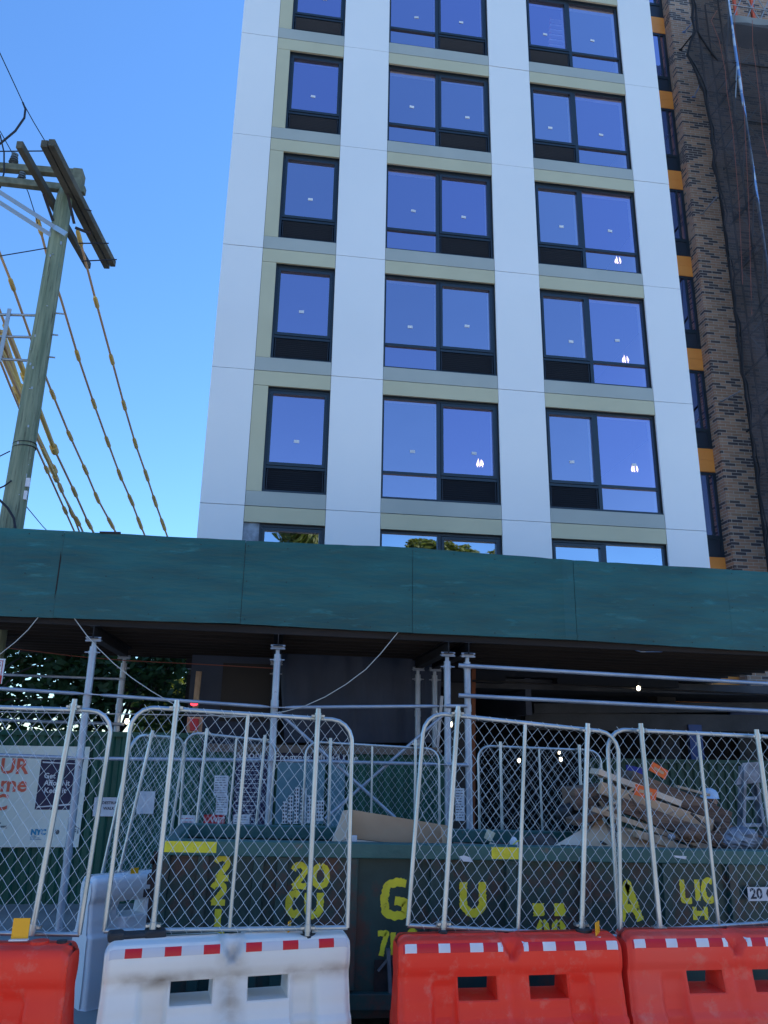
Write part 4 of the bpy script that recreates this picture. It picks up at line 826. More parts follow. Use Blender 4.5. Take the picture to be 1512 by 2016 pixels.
# ================================================================ workers (mostly hidden behind the load)
def person(loc, rz, bend, lab, hat=True):
    e = empty('person', loc, lab, 'person', rz=rz)
    J = {}; hip = V((0,0,.92)); ca, sa = cos(bend), sin(bend)
    def tp(s_, d): return hip+V((s_, d*sa, d*ca))
    chain = [('hip',hip,.15),('waist',tp(0,.2),.135),('chest',tp(0,.42),.16),('neck',tp(0,.58),.062),('head0',tp(0,.66)+V((0,.02,0)),.08),('head1',tp(0,.74)+V((0,.05,.01)),.095),('head2',tp(0,.82)+V((0,.06,.02)),.075)]
    vs = []; rs = []; ed = []; idx = {}
    def addv(n, p, r, par):
        idx[n] = len(vs); vs.append(p); rs.append(r)
        if par: ed.append((idx[par], idx[n]))
    par = None
    for n, p, r in chain: addv(n, p, r, par); par = n
    for s_ in (-1, 1):
        t = 'l' if s_ < 0 else 'r'
        addv('sh'+t, tp(s_*.17, .50), .075, 'chest'); el = tp(s_*.24, .24)+V((0,.10,-.02)); addv('el'+t, el, .045, 'sh'+t); wr = el+V((-s_*.02,.22,.02)); addv('wr'+t, wr, .032, 'el'+t); addv('pm'+t, wr+V((0,.08,0)), .038, 'wr'+t)
        for k in range(4): f0 = wr+V(((k-1.5)*.02,.13,-.005)); addv('f%d'%k+t, f0, .010, 'pm'+t); addv('g%d'%k+t, f0+V((0,.035,-.02)), .008, 'f%d'%k+t)
        addv('th'+t, wr+V((-s_*.045,.07,-.01)), .011, 'pm'+t); addv('ti'+t, wr+V((-s_*.055,.105,-.015)), .009, 'th'+t)
        addv('hp'+t, hip+V((s_*.1,0,-.06)), .1, 'hip'); addv('kn'+t, V((s_*.12,.06,.50)), .062, 'hp'+t); addv('an'+t, V((s_*.13,-.02,.09)), .042, 'kn'+t); addv('to'+t, V((s_*.14,.16,.04)), .038, 'an'+t)
    me = bpy.data.meshes.new('body'); me.from_pydata([tuple(v) for v in vs], ed, []); o = bpy.data.objects.new('body', me); C.objects.link(o); o.parent = e; me.materials.append(m_shirt)
    sk = o.modifiers.new('skin', 'SKIN'); sb = o.modifiers.new('sub', 'SUBSURF'); sb.levels = sb.render_levels = 2
    for i, r in enumerate(rs): me.skin_vertices[0].data[i].radius = (r, r*.85 if i in (0,1,2) else r)
    me.skin_vertices[0].data[0].use_root = True; sk.use_smooth_shade = True
    hd = tp(0,.77)+V((0,.055,.012)); fc = V((0, 1, 0))
    b = MB().ball(hd, .098, n=16, m=12, sz=(.84,1.02,1.16)); f = hd+V((0,.095,0)); b.tube([f+V((0,-.01,.02)), f+V((0,.018,-.02)), f+V((0,0,-.03))], [.008,.014,.010], 8)
    for s_ in (-1,1): b.ball(hd+V((s_*.085,0,-.005)), .022, sz=(.4,.8,1.2))
    fo = b.build('head', m_skin, e)
    b = MB()
    for s_ in (-1,1): b.ball(hd+V((s_*.032,.088,.012)), .011)
    b.tube([hd+V((-.025,.092,-.052)), hd+V((.025,.092,-.052))], .005, 6); o2 = b.build('eyes_and_mouth', m_dink); o2.parent = fo
    # vest: shell around the torso
    b = MB(); vv = []; ff = []; n = 20; rows = ((.02,.165,.135),(.2,.165,.14),(.4,.19,.155),(.5,.185,.15),(.57,.12,.11))
    for d, rx, ry in rows:
        c = tp(0, d)
        for j in range(n): a = 2*pi*j/n; vv.append(c+V((cos(a)*rx, sin(a)*ry*ca, -sin(a)*ry*sa)))
    for i in range(len(rows)-1):
        for j in range(n): j2=(j+1)%n; ff.append((i*n+j, i*n+j2, (i+1)*n+j2, (i+1)*n+j))
    b.add(vv, ff, 0, True); v_ = b.build('hi_vis_vest', m_vest, e)
    b = MB()
    for d, rx, ry in ((.16,.168,.142),(.34,.185,.153)):
        for k_ in (0,1):
            c = tp(0, d+.04*k_); b.v += [tuple(c+V((cos(2*pi*j/n)*(rx+.004), sin(2*pi*j/n)*(ry+.004)*ca, -sin(2*pi*j/n)*(ry+.004)*sa))) for j in range(n)]
        o0 = len(b.v)-2*n
        for j in range(n): b.f.append((o0+j, o0+(j+1)%n, o0+n+(j+1)%n, o0+n+j)); b.m.append(0); b.sm.append(True)
    o2 = b.build('reflective_band', m_silver); o2.parent = v_
    if hat:
        b = MB(); vv = []; ff = []; c = hd+V((0,0,.035))
        prof = ((.125,.0,1.0),(.112,.006,1),(.11,.03,1),(.102,.065,1),(.08,.095,1),(.045,.115,1),(.001,.122,1))
        for r, h, _ in prof:
            for j in range(n): a = 2*pi*j/n; vv.append(c+V((cos(a)*r, sin(a)*r*1.12+(.02 if h < .01 else 0), h)))
        for i in range(len(prof)-1):
            for j in range(n): j2=(j+1)%n; ff.append((i*n+j, i*n+j2, (i+1)*n+j2, (i+1)*n+j))
        b.add(vv, ff, 0, True); b.build('hard_hat', m_hat, e)
    return e
q = at(1404,1640,10.05); person((q.x, 10.05, .15), R(150), .45, 'worker in pale blue hard hat and green hi-vis vest behind the right of the pile')
q = at(1146,1640,10.1); person((q.x-.1, 10.25, 0), R(-75), 1.0, 'worker bent over in green hi-vis vest behind the left of the pile', False)
# ================================================================ plastic barriers
def lerp_prof(z, P):
    for (z0, v0), (z1, v1) in zip(P[:-1], P[1:]):
        if z <= z1:
            t = (z-z0)/(z1-z0); t = t*t*(3-2*t); return v0+(v1-v0)*t
    return P[-1][1]
PROF = [(0,.27),(.10,.265),(.575,.215),(.60,.178),(.68,.158),(.845,.128),(.86,.130),(.885,.146),(.92,.158),(.97,.162),(1.03,.156),(1.065,.142),(1.082,.115),(1.09,.0)]
BH = 1.09
def hwid(W, x, z):
    d = lerp_prof(z, PROF); ax = abs(x)/(W/2)
    sm = lambda a, b, t: max(0, min(1, (t-a)/(b-a)))**2*(3-2*max(0, min(1, (t-a)/(b-a))))
    low = sm(.84,.74,z) if z < .84 else 0
    low = 1-sm(.78,.86,z)
    d -= low*.10*(sm(.485,.52,ax)-sm(.68,.73,ax))*min(1, .35+(.84-z)*1.6)          # forming troughs
    d -= .022*max(0, 1-abs(x)/.045)**.5*(1-sm(.80,.84,z)) + .010*max(0, 1-(x/.05)**2)*(sm(.80,.84,z))
    nw = .018+.075*sm(.94,1.08,z)                                  # notch widening to the top
    if z > .93: d -= .07*sm(.94,.965,z)*(1-sm(nw*.7, nw, abs(x)))
    e = sm(.955,1.0,ax); d *= 1-.22*e
    return max(d, 0)
def barrier(loc, rz, W, M, tape, lab, grp='plastic water barriers'):
    e = empty('water_barrier', (loc[0], loc[1], loc[2]), lab, 'barrier', grp, rz); e.scale = (1, 1, 1.02)
    b = MB(); sx0, sx1, sz0, sz1 = .118, .392, .712, .848
    xs = sorted(set([round(-W/2+W*i/96, 4) for i in range(97)]+[-sx1,-sx0,sx0,sx1, -sx1-.012,-sx0+.012,sx0-.012,sx1+.012])); zs_ = sorted(set([round(BH*i/60, 4) for i in range(61)]+[sz0,sz1,sz0-.012,sz1+.012,1.075,1.085]))
    nx, nz = len(xs), len(zs_); idx = {}
    for sgn in (-1, 1):
        vv = []
        for i, x in enumerate(xs):
            for j, z in enumerate(zs_):
                ax = abs(x)/(W/2); xx = x*(1+.035*max(0, .8-z)/.8*(ax**8)); t = max(0, (ax-.93)/.07); cut = 1-.045*t*t*max(0,(z-.8)/.29)
                d = hwid(W, x, min(z, 1.0899)); zz = z*cut
                near = min(abs(abs(x)-sx0), abs(abs(x)-sx1)) < .002 and sz0-.001 <= z <= sz1+.001 or (min(abs(z-sz0), abs(z-sz1)) < .002 and sx0-.001 <= abs(x) <= sx1+.001)
                if near: d -= .012
                vv.append((xx, sgn*d, zz))
        o0 = len(b.v); idx[sgn] = o0; b.v += vv
        for i in range(nx-1):
            for j in range(nz-1):
                xm, zm = (xs[i]+xs[i+1])/2, (zs_[j]+zs_[j+1])/2
                if sx0 < abs(xm) < sx1 and sz0 < zm < sz1: continue
                q = [o0+i*nz+j, o0+(i+1)*nz+j, o0+(i+1)*nz+j+1, o0+i*nz+j+1]
                if sgn > 0: q = q[::-1]
                b.f.append(tuple(q)); b.m.append(0); b.sm.append(True)
    A, B = idx[-1], idx[1]
    def strip(l):
        for p, q in zip(l[:-1], l[1:]): b.f.append((A+p, A+q, B+q, B+p)); b.m.append(0); b.sm.append(False)
    strip([j for j in range(nz)][::-1]); strip([(nx-1)*nz+j for j in range(nz)]); strip([i*nz+nz-1 for i in range(nx)][::-1]); strip([i*nz for i in range(nx)])
    for s_ in (-1, 1):
        ia, ib = sorted((xs.index(s_*sx0), xs.index(s_*sx1))); ja, jb = zs_.index(sz0), zs_.index(sz1)
        strip([i*nz+ja for i in range(ia, ib+1)][::-1]); strip([i*nz+jb for i in range(ia, ib+1)]); strip([ia*nz+j for j in range(ja, jb+1)]); strip([ib*nz+j for j in range(ja, jb+1)][::-1])
    o = b.build('shell', M, e)
    if tape:
        for s_ in (-1, 1):
            t = MB(); z0, z1 = (1.005, 1.058); x0, x1 = .075, W/2-.03; n = 60; segs = {}
            for i in range(n):
                xa, xb = x0+(x1-x0)*i/n, x0+(x1-x0)*(i+1)/n
                u = (i+.5)/n; 
                if tape == 'red': mi = 1 if (u*3.05 % 1 > .62 or u < .05) else 0
                else: mi = 0 if (.15 < (u*2.85+.12) % 1 < .60) else 1
                zz = [z0, (z0+z1)/2, z1]
                vs = [(s_*x, -hwid(W, x, z)-.0025, z*(1-.045*max(0,(x/(W/2)-.93)/.07)**2*max(0,(z-.8)/.29))) for x in (xa, xb) for z in zz]
                f_ = [(0,3,4,1),(1,4,5,2)]; f_ = f_ if s_ > 0 else [q[::-1] for q in f_]
                t.add(vs, f_, mi, True)
            t.build('reflective_tape', [m_tred, m_twh if tape == 'red' else m_twb], e)
    # filler cap on top
    MB().tube([(W*.36,0,BH-.005), (W*.36,0,BH+.012)], .06, 16).build('filler_cap', M if tape != 'red' else m_rubber, e)
    return e
barrier((-.19,6.12,0), R(8.6), 1.66, m_whitep, 'white', 'scuffed white water barrier with red reflective blocks at the front')
barrier((1.77,6.02,0), R(0), 1.62, m_redp, 'red', 'bright red water barrier right of the gap, with white reflective blocks')
barrier((3.47,6.04,0), R(-1), 1.66, m_redp2, 'red', 'faded red water barrier cut by the right photo edge')
barrier((-2.02,5.98,0), R(-4), 1.66, m_redp, None, 'red water barrier without tape at the lower left corner')
barrier((-1.12,9.02,0), R(34), 1.4, mat('clean_white_plastic', (.74,.75,.77), .45, c2=(.80,.81,.82), scale=1.2), None, 'white water barrier standing behind the front fences at the left')
# ================================================================ chain-link fence panels
def chain(quad_, W, H, pitch_x=.088, pitch_z=.117, r=.0021, corner=.16, ph=0, topcorner=True):
    A, B, Cc, Dd = quad_          # BL BR TR TL
    def P(u, v, off=0): p = A.lerp(B, u/W).lerp(Dd.lerp(Cc, u/W), v/H); return p+NN*off
    NN = (B-A).cross(Dd-A).normalized()
    if NN.y > 0: NN = -NN
    def inside(u, v):
        if u < .012 or u > W-.012 or v < .012 or v > H-.012: return False
        if topcorner and v > H-corner:
            for cu in (corner, W-corner):
                if (cu == corner and u < cu) or (cu != corner and u > cu):
                    if math.hypot(u-cu, v-(H-corner)) > corner: return False
        return True
    def clampuv(u, v):
        if -pitch_x*.8 < u < .013: u = .013
        if W-.013 < u < W+pitch_x*.8: u = W-.013
        return u, min(max(v, .013), H-.013)
    b = MB(); n = int(W/pitch_x)+2; m_ = int(H/(pitch_z/2))+2; rnd = random.Random(int(A.x*100)+5)
    jit = lambda u, v: (.006*noise.noise(V((u*3, v*3, A.x))), .008*noise.noise(V((u*2+9, v*4, A.x))))
    for i in range(-1, n):
        run = []
        for j in range(m_+1):
            u = (i+(.5 if (j+i) % 2 else 0))*pitch_x*1+ph+ (pitch_x*.5 if 0 else 0); u = i*pitch_x*.5*1.0*2*.5*2/2+0
            u = i*pitch_x+ (pitch_x*.52 if j % 2 else -.0*pitch_x)+ph; 
            v = j*pitch_z/2-.01; du_, dv = jit(u, v); u += du_; v += dv; u, v = clampuv(u, v)
            if inside(u, v): run.append((P(u, v, .004*(1 if j % 2 else -1))))
            else:
                if len(run) > 1: b.tube(run, r, 4, cap=False, smooth=False)
                run = []
        if len(run) > 1: b.tube(run, r, 4, cap=False, smooth=False)
        run = []
        for j in range(m_+1):
            u = i*pitch_x+ (-.52*pitch_x+pitch_x if 0 else (pitch_x*.48 if j % 2 else pitch_x*1.0))+ph
            v = j*pitch_z/2-.01; du_, dv = jit(u, v); u += du_; v += dv; u, v = clampuv(u, v)
            if inside(u, v): run.append((P(u, v, -.004*(1 if j % 2 else -1))))
            else:
                if len(run) > 1: b.tube(run, r, 4, cap=False, smooth=False)
                run = []
        if len(run) > 1: b.tube(run, r, 4, cap=False, smooth=False)
    return b, P
def panel(px4, Ys, posts, mids, lab, grp, r=.0165, wire=.0019, pz=.117, pxx=.088, ext=(.0,.0), hr=.0195):
    BL, BR, TR, TL = [at(p[0], p[1], y) for p, y in zip(px4, Ys)]
    W = ((BR-BL).length+(TR-TL).length)/2; H = ((TL-BL).length+(TR-BR).length)/2
    e = empty('fence_panel', ((BL.x+BR.x)/2, (BL.y+BR.y)/2, min(BL.z, BR.z)), lab, 'fence panel', grp)
    b, P = chain((BL,BR,TR,TL), W, H, pxx, pz, wire); rel(b.build('chain_link', m_wire), e)
    cr = .16; pts = [P(0, -ext[0]), P(0, H-cr)]+[P(cr-cr*cos(a), H-cr+cr*sin(a)) for a in (R(20),R(40),R(60),R(80))]+[P(cr, H), P(W-cr, H)]+[P(W-cr+cr*sin(a), H-cr+cr*cos(a)) for a in (R(20),R(40),R(60),R(80))]+[P(W, H-cr), P(W, -ext[1])]
    fr = MB().tube(pts, r, 10).tube([P(0,0), P(W,0)], r*.95, 10)
    rel(fr.build('pipe_frame', m_galv), e)
    for a, c, Y in mids: rel(MB().tube([at(*a, Y), at(*c, Y)], r*.9, 10).build('mid_rail', m_galv), e)
    for a, c, Y in posts:
        pa, pc = at(*a, Y-.05), at(*c, Y-.05); d = (pa-pc).normalized()
        rel(MB().tube([pc, pa], hr, 12).build('post', m_galv), e)
        for t in (pa-d*.055, pc+d*.05):
            b = MB(); b.tube([t-d*.022, t+d*.022], hr*1.3, 12); b.box((t.x-.05, t.y-.01, t.z-.008), (t.x+.05, t.y+.045, t.z+.008)); b.tube([t+V((.04,-.02,0)), t+V((.04,.04,0))], .009, 6).tube([t+V((-.04,-.02,0)), t+V((-.04,.04,0))], .009, 6)
            rel(b.build('clamp', m_galv), e)
    # wire ties
    b = MB(); rnd = random.Random(int(BL.x*10))
    for i in range(int(W/.11)):
        for v in (0, H):
            u = .1+i*.11+rnd.uniform(-.02,.02)
            if u < W-.15: p = P(u, v); b.tube([p+V((-.012,-.022,.02)), p+V((.004,-.024,-.0)), p+V((.016,-.018,-.022))], .0018, 4)
    tag(rel(b.build('wire_tie', m_wire), e), kind='stuff')
    return e
YF = 6.12; G1 = 'front chain-link fence panels'
panel([(-300,1832),(156,1840),(224,1400),(-240,1385)], [YF]*4, [((148,1376),(62,1842),YF)], [((-70,1388),(-125,1832),YF)], 'chain-link panel at far left, above the left red barrier', G1)
panel([(205,1833),(684,1826),(694,1419),(262,1391)], [YF]*4, [((349,1378),(300,1838),YF),((627,1395),(605,1842),YF)], [((489,1404),(452,1826),YF)], 'chain-link panel above the white front barrier', G1)
panel([(803,1822),(1222,1844),(1217,1443),(836,1402)], [YF]*4, [((902,1390),(873,1834),YF),((1157,1424),(1145,1836),YF)], [((1034,1424),(1020,1830),YF)], 'tilted chain-link panel with sloping top rail above the bright red barrier', G1)
panel([(1219,1836),(1640,1808),(1612,1455),(1194,1435)], [YF+.06]*4, [((1261,1424),(1301,1842),YF+.02),((1489,1436),(1545,1836),YF+.02)], [((1374,1446),(1415,1822),YF+.06)], 'chain-link panel cut by the right photo edge', G1)
G2 = 'inner chain-link fence panels'
panel([(197,1738),(325,1712),(366,1453),(262,1446)], [8.9,9.5,9.5,8.9], [((301,1438),(233,1726),8.9)], [], 'inner chain-link panel on the white rear barrier', G2, pxx=.06, pz=.08)
panel([(345,1740),(517,1745),(544,1460),(366,1441)], [10.1]*4, [((408,1434),(376,1720),10.1),((522,1447),(495,1720),10.1)], [((466,1450),(440,1740),10.1)], 'inner chain-link panel in front of the navy poster', G2, pxx=.06, pz=.08)
panel([(590,1740),(866,1745),(864,1475),(603,1460)], [10.2]*4, [((651,1453),(645,1730),10.2),((818,1456),(816,1740),10.2)], [((733,1466),(729,1740),10.2)], 'inner chain-link panel behind the open carton', G2)
panel([(945,1662),(1190,1668),(1182,1478),(941,1468)], [10.2]*4, [((985,1460),(989,1664),10.2),((1140,1466),(1148,1670),10.2)], [((1061,1474),(1069,1664),10.2)], 'inner chain-link panel before the dark doorway', G2)
# small bits on the barriers
def reflector(px, py, Y, a, lab, h=.085, w_=.06):
    c = at(px, py, Y); e = empty('reflector_tag', c, lab, 'reflector', 'amber reflector tags'); X = V((cos(a),sin(a),0)); N = V((-sin(a),cos(a),0))
    rel(MB().obox(c+V((0,0,h*.55)), X*w_*.5, N*.003, V((0,0,h*.5))).build('amber_plate', m_tagy), e); rel(MB().obox(c+V((0,0,.002))-N*.012, X*w_*.55, N*.02, V((0,0,.004))).build('foot', m_paper), e)
    return e
reflector(38,1850,5.86,0,'amber reflector tag on the left red barrier', .12, .105); reflector(569,1841,6.15,1.2,'thin amber reflector tag seen edge-on on the white barrier',.085,.05)
reflector(1177,1843,5.95,.9,'amber reflector tag on the bright red barrier',.09,.09); reflector(264,1724,8.8,.5,'small amber reflector tag on the rear white barrier',.07,.08)
c0 = at(212,1842,6.02); c1 = at(326,1842,6.1)
e = empty('rubber_foot', (c0+c1)/2, 'black rubber fence foot lying on the white front barrier', 'fence foot')
c0.z = c1.z = 1.125
rel(MB().bar(c0, c1, .12, .035).bar(c0, c0.lerp(c1, .28), .13, .06).bar(c0.lerp(c1, .62), c1, .13, .06).build('foot', m_rubber, bevel=.018), e)
for px, Y, l2 in ((121,5.9,'left red'), (605,6.1,'white front'), (874,6.0,'bright red')):
    q = at(px, 1846, Y); tag(MB().tube([(q.x,Y+.03,1.075), (q.x,Y+.03,1.105)], [.075,.06], 18).tube([(q.x,Y+.03,1.10), (q.x,Y+.03,1.125)], .034, 12).build('post_collar', m_rubber), 'black rubber collar round the fence post on the %s barrier' % l2, 'collar', 'rubber post collars')
rnd = random.Random(5); b = MB()
for i in range(26): q = at(rnd.uniform(505,560), 1841, 6.15); q.z = 1.092+rnd.random()*.008; a = rnd.random()*6; b.obox(q, V((cos(a),sin(a),.2))*rnd.uniform(.006,.018), V((-sin(a),cos(a),0))*rnd.uniform(.004,.012), V((0,0,.0015)))
tag(b.build('glass_fragments', mat('broken_glass', (.3,.32,.3), .15, .2)), kind='stuff', label='crumbs of broken glass on top of the white barrier', cat='debris')
b = MB()
for i in range(9): q = at(rnd.uniform(1290,1375), 1843, 6.1); q.z = 1.093+rnd.random()*.006; a = rnd.random()*6; b.obox(q, V((cos(a),sin(a),.1))*rnd.uniform(.02,.045), V((-sin(a),cos(a),0))*rnd.uniform(.008,.02), V((0,0,.0015)))
tag(b.build('paper_litter', m_paper), kind='stuff', label='paper scraps on top of the faded red barrier', cat='litter')
# ================================================================ utility pole
PY = 12.0; pb = at(26,1000,PY); pole = empty('utility_pole', (pb.x, PY, .1), 'tall weathered wooden utility pole with crossarms at the upper left', 'utility pole')
zt = at(130,362,PY).z; px0 = pb.x
pr = [(.1,.20),(5.5,.175),(8.5,.155),(zt-.5,.138),(zt-.25,.125),(zt,.07)]
b = MB(); b.tube([(px0+.0+.02*(z/10), PY, z) for z, _ in pr], [r for _, r in pr], 20); P_(b, 'pole_shaft', m_pole, pole)
zA = zt-.25
def arm(pa, pb_, z, w_, h_, M, nm='crossarm'):
    a, c = atz(*pa, z), atz(*pb_, z); return P_(MB().bar(a, c, w_, h_), nm, M, pole, bevel=.008), a, c
_, a1, c1 = arm((87,282),(211,524), zA, .11, .13, m_arms); _, a2, c2 = arm((101,280),(223,520), zA, .10, .13, m_arms); _, a3, c3 = arm((38,284),(174,524), zA, .10, .13, m_arms)
P_(MB().bar(at(-160,316,PY+.3), at(157,343,PY+.3), .13, .13), 'crossarm', m_arm, pole, bevel=.01); P_(MB().bar(at(-160,338,PY+.1), at(168,376,PY+.1), .12, .13), 'crossarm', m_arm, pole, bevel=.01)
P_(MB().box((at(155,345,PY+.2).x-.08, PY+.1, at(155,385,PY+.2).z), (at(155,345,PY+.2).x+.08, PY+.35, at(155,338,PY+.2).z)), 'arm_block', m_arm, pole, bevel=.01)
b = MB()
b.bar(at(-140,290,PY-.2), at(125,458,PY-.2), .02, .07).bar(at(-140,310,PY-.1), at(108,468,PY-.1), .02, .07); P_(b, 'diagonal_brace', m_met, pole)
P_(MB().bar(at(107,447,PY-.22), at(130,461,PY-.22), .02, .09), 'brace_plate', m_galv, pole)
b = MB()
for (a_, c_) in (((133,382),(146,440)), ((86,382),(104,434)), ((148,448),(178,460))): b.bar(at(*a_, PY-.2), at(*c_, PY-.15), .02, .045)
P_(b, 'strap_brace', m_rust, pole)
b = MB()
for (a_, c_) in (((-10,298),(119,297)), ((155,479),(214,479)), ((160,514),(230,511)), ((166,412),(180,415))): b.tube([at(*a_, PY+.1), at(*c_, PY+.1)], .011, 6)
P_(b, 'through_bolt', m_cable, pole)
for px, py in ((28,313),(43,350)):
    c = at(px, py, PY+.3); b = MB()
    for i in range(4): b.tube([c+V((0,0,-.08+i*.05)), c+V((0,0,-.05+i*.05))], [.085-.01*i, .06], 14)
    b.tube([c+V((0,0,-.15)), c+V((0,0,.12))], .022, 8); P_(b, 'insulator', m_ins, pole)
b = MB()
for (a_, c_) in (((-20,619),(76,621)), ((-20,662),(68,664)), ((-20,706),(58,710))): b.tube([at(*a_, PY-.1), at(*c_, PY)], .022, 6)
b.bar(at(19,608,PY-.12), at(-2,712,PY-.12), .02, .06)
for (a_, c_) in (((104,616),(126,618)), ((97,658),(114,660)), ((90,702),(108,704))): b.tube([at(*a_, PY), at(*c_, PY-.05)], .014, 6)
P_(b, 'standoff_bracket', m_met, pole)
b = MB()
for z in (at(45,875,PY).z, at(45,883,PY).z): b.tube([(px0+.02+cos(t)*.168, PY+sin(t)*.168, z+.02*cos(t)) for t in [i*pi/12 for i in range(25)]], .008, 5, cap=False)
P_(b, 'banding', m_cable, pole)
b = MB(); b.obox(at(55,950,PY-.08), V((.03,0,0)), V((0,.02,0)), V((0,0,.07))).obox(at(49,975,PY-.08), V((.03,0,0)), V((0,.02,0)), V((0,0,.07))); P_(b, 'cable_clip', m_paper, pole)
b = MB(); rnd = random.Random(8)
for i in range(22):
    z = rnd.uniform(5.2, zt-1); a = rnd.uniform(-2.6,-.5); q = V((px0+.02*z/10+cos(a)*(.185-.004*z), PY+sin(a)*(.185-.004*z), z)); b.obox(q, V((.012,0,0)), V((0,.012,0)), V((0,0,rnd.choice((.006,.02,.03)))))
tag(P_(b, 'staple', m_met, pole), kind='stuff')
# guarded lines running back along the side street
def line(path, y0, y1, beads, fat, lab, r=.022, grp='yellow-sleeved overhead lines'):
    r *= 1.05
    n = len(path); L = sum(math.hypot(path[i+1][0]-path[i][0], path[i+1][1]-path[i][1]) for i in range(n-1)); acc = 0; pts = []; py_ = []
    for i, p in enumerate(path):
        if i: acc += math.hypot(p[0]-path[i-1][0], p[1]-path[i-1][1])
        t = acc/L; pts.append(at(*p, y0+(y1-y0)*t**1.6)); py_.append(p[1])
    ext = pts[-1]+(pts[-1]-pts[-2]).normalized()*8
    e = empty('overhead_line', pts[0], lab, 'overhead line', grp)
    rel(MB().tube(pts+[ext], [r*(1+.45*i/n) for i in range(n+1)], 8).build('line_sleeve', m_guard), e)
    b = MB()
    def pos(y):
        for i in range(n-1):
            if py_[i] <= y <= py_[i+1]: t = (y-py_[i])/(py_[i+1]-py_[i]); return pts[i].lerp(pts[i+1], t), (pts[i+1]-pts[i]).normalized()
        return pts[-1], (pts[-1]-pts[-2]).normalized()
    for y in beads:
        p, d = pos(y); k = 1+.5*(p.y-y0)/(y1-y0); l = .14*(p.y/12)**1.5; b.tube([p-d*l*1.1, p-d*l*.7, p+d*l*.7, p+d*l*1.1], [r*k, r*1.9*k, r*1.9*k, r*k], 8)
    if beads: rel(b.build('coupling', m_guard2), e)
    b = MB()
    for ya, yb_, k in fat:
        p, _ = pos(ya); q, _ = pos(yb_); b.tube([p, q], [r*k, r*k], 10)
        b.tube([q-(q-p).normalized()*.2, q+(q-p).normalized()*.15], [r*k*1.7, r*k*1.7], 10)
    if fat: rel(b.build('yellow_cover', m_guard2), e)
line([(152,452),(188,590),(218,700),(245,800),(267,875),(288,935),(306,990),(328,1052)], 12.6, 27, [468,595,707,798,873,936,987,1032], [], 'rightmost sleeved line dropping from the pole crossarm')
line([(73,428),(97,520),(121,592),(153,700),(185,795),(212,870),(236,935),(258,985),(275,1030),(285,1054)], 12.6, 27, [445,700,795,870,935,985,1030], [], 'second sleeved line from the right, passing behind the pole')
line([(-8,480),(20,550),(45,620),(66,680),(97,760),(137,857),(168,925),(191,980),(217,1028),(230,1052)], 12.6, 27, [560,775,858,925,980,1030], [], 'third sleeved line from the right')
line([(-20,560),(14,650),(34,700),(60,765),(85,825),(107,885),(145,965),(174,1030),(185,1050)], 12.6, 25, [968,1032], [(640,745,2.3),(800,885,2.4)], 'fourth sleeved line, with a fat yellow cover beside the pole')
line([(-20,600),(10,680),(40,775),(72,858),(105,925),(125,975),(160,1040),(165,1052)], 12.8, 25, [960,1025], [(655,775,3.4),(850,925,2.4)], 'fifth sleeved line, with the thickest yellow cover at the left edge')
line([(-20,660),(20,760),(45,820),(70,877),(92,925),(128,1005),(148,1050)], 12.7, 25, [925,1005], [], 'leftmost sleeved line near the pole foot', .02)
line([(-20,640),(20,735),(50,800),(76,868),(98,915),(130,985),(150,1030),(158,1052)], 12.9, 25, [895,1010], [(640,800,2.8),(880,940,2.0)], 'sixth sleeved line with long yellow cover crossing behind the brackets', .02)
def wire(pts, Y, lab, r=.009, M=m_cable, grp=None, name='wire'): return tag(MB().tube([at(*q[:2], q[2] if len(q) > 2 else Y) for q in pts], r, 6).build(name, M), lab, 'wire', grp)
wire([(-60,-30,9.5),(0,105,10.5),(28,165,11),(45,202,11.4),(66,240,11.7),(90,280,12.1)], 11, 'taut black wire running up left from the double crossarm')
wire([(45,202),(50,215),(48,232),(30,258),(0,283),(-30,300)], 11.4, 'purple-black jumper loop hanging from the taut wire', .018)
wire([(0,258),(28,308),(43,350),(56,380),(68,418),(74,440)], 12.3, 'thin black wire crossing the two crossarms by the insulators')
wire([(0,265),(8,300),(8,340),(0,370)], 12.2, 'short dark jumper curve at the left photo edge', .014)
wire([(-30,508),(0,504),(60,494),(100,487)], 12.0, 'thin dark stay wire reaching the pole from the left'); wire([(22,960,12),(50,995,14),(84,1036,17),(100,1052,18)], 12, 'thin black wire descending right of the pole foot')
wire([(-20,975),(0,985),(15,1000),(27,1020),(31,1045)], 11.75, 'thick black cable curving down the pole foot', .02); wire([(-20,905),(0,898),(20,888)], 11.9, 'thin pair wire left of the pole banding'); wire([(-10,965),(8,957),(23,946)], 11.8, 'short black tail end sticking out by the white clips',.012)
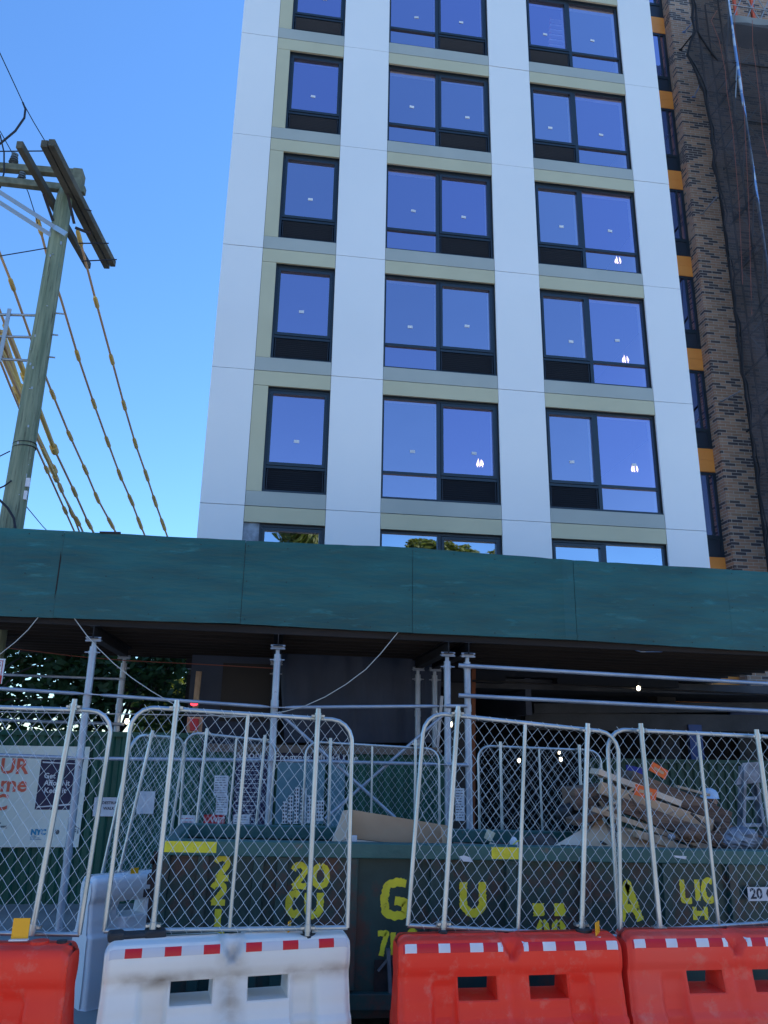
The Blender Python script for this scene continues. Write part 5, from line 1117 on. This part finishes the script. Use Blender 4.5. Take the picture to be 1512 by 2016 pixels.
# ================================================================ trees
def tree(x, y, H, rad, n, M, lab, seed, ls=.16, zc=.62, trunk=.18, grp='street trees'):
    rnd = random.Random(seed); e = empty('tree', (x, y, 0), lab, 'tree', grp); b = MB(); top = H*.6
    b.tube([(x, y, 0), (x+.1, y, H*.3), (x, y+.1, top)], [trunk, trunk*.75, trunk*.4], 10); bl_ = []
    for i in range(26):
        a = rnd.uniform(0, 2*pi); rr = rad*math.sqrt(rnd.random())*.85; z = H*zc+rnd.uniform(-1,1)*H*.34*math.sqrt(max(.05, 1-(rr/rad)**2)); c = V((x+cos(a)*rr, y+sin(a)*rr, z)); bl_.append((c, rnd.uniform(.22,.42)*rad))
        if i < 12: b.tube([(x, y, H*rnd.uniform(.25,.5)), c.lerp(V((x,y,H*.5)), .5)+V((0,0,-.2)), c], [trunk*.3, trunk*.18, .02], 6)
    rel(b.build('trunk', M_b), e); vs = []; fs = []
    for i in range(n):
        c, r = bl_[rnd.randrange(len(bl_))]; d = V((rnd.gauss(0,1), rnd.gauss(0,1), rnd.gauss(0,1))); d.normalize(); p = c+d*r*(rnd.random()**.45)
        u = V((rnd.gauss(0,1), rnd.gauss(0,1), rnd.gauss(0,.6))).normalized()*ls*rnd.uniform(.6,1.3); w_ = u.cross(V((rnd.gauss(0,1), rnd.gauss(0,1), rnd.gauss(0,1)))).normalized()*ls*.55
        k = len(vs); vs += [tuple(p-u), tuple(p-w_*.9), tuple(p+u), tuple(p+w_*.9)]; fs.append((k, k+1, k+2, k+3))
    me = MB().add(vs, fs); rel(me.build('crown', M), e); return e
M_b = m_bark
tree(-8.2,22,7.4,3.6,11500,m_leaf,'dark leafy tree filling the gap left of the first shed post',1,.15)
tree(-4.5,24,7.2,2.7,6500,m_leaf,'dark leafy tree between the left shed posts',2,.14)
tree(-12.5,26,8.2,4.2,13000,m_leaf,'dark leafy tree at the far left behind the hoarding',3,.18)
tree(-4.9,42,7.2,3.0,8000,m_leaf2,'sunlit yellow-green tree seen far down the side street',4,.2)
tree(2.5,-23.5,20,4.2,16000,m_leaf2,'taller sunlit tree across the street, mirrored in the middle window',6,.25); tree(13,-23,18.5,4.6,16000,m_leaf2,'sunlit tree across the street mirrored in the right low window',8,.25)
for i in range(9):  # unseen houses, added to throw sunlight back onto the shaded side
    xa = -34+i*7.6; hgt = 7.2+.5*((i*7)%3); hc = [(.66,.63,.58),(.72,.71,.69),(.60,.47,.40)][i%3]; hm_ = mat('house_render', hc, .85)
    e = empty('light_bounce_house', (xa+3.7, -13, 0), ['pale buff','cream','terracotta'][i%3]+' unseen row house added across the street to bounce sunlight', 'house', ['pale buff','cream','terracotta'][i%3]+' houses added across the street for bounce light')
    rel(MB().box((xa, -20, .1), (xa+7.4, -13, hgt)).build('wall', hm_), e); rel(MB().box((xa-.05, -20.1, hgt+.003), (xa+7.45, -12.8, hgt+.3)).build('roof', m_conc), e)
    for k in range(2):
        for j in range(3):
            x0 = xa+1+j*2.1; z0 = 1.2+k*3; rel(MB().box((x0, -12.999, z0), (x0+1.1, -12.92, z0+1.6)).build('window', m_frame), e)
print('TRACE pole X', px0, 'arm', a1, c1, a3, c3, 'zt', zt)
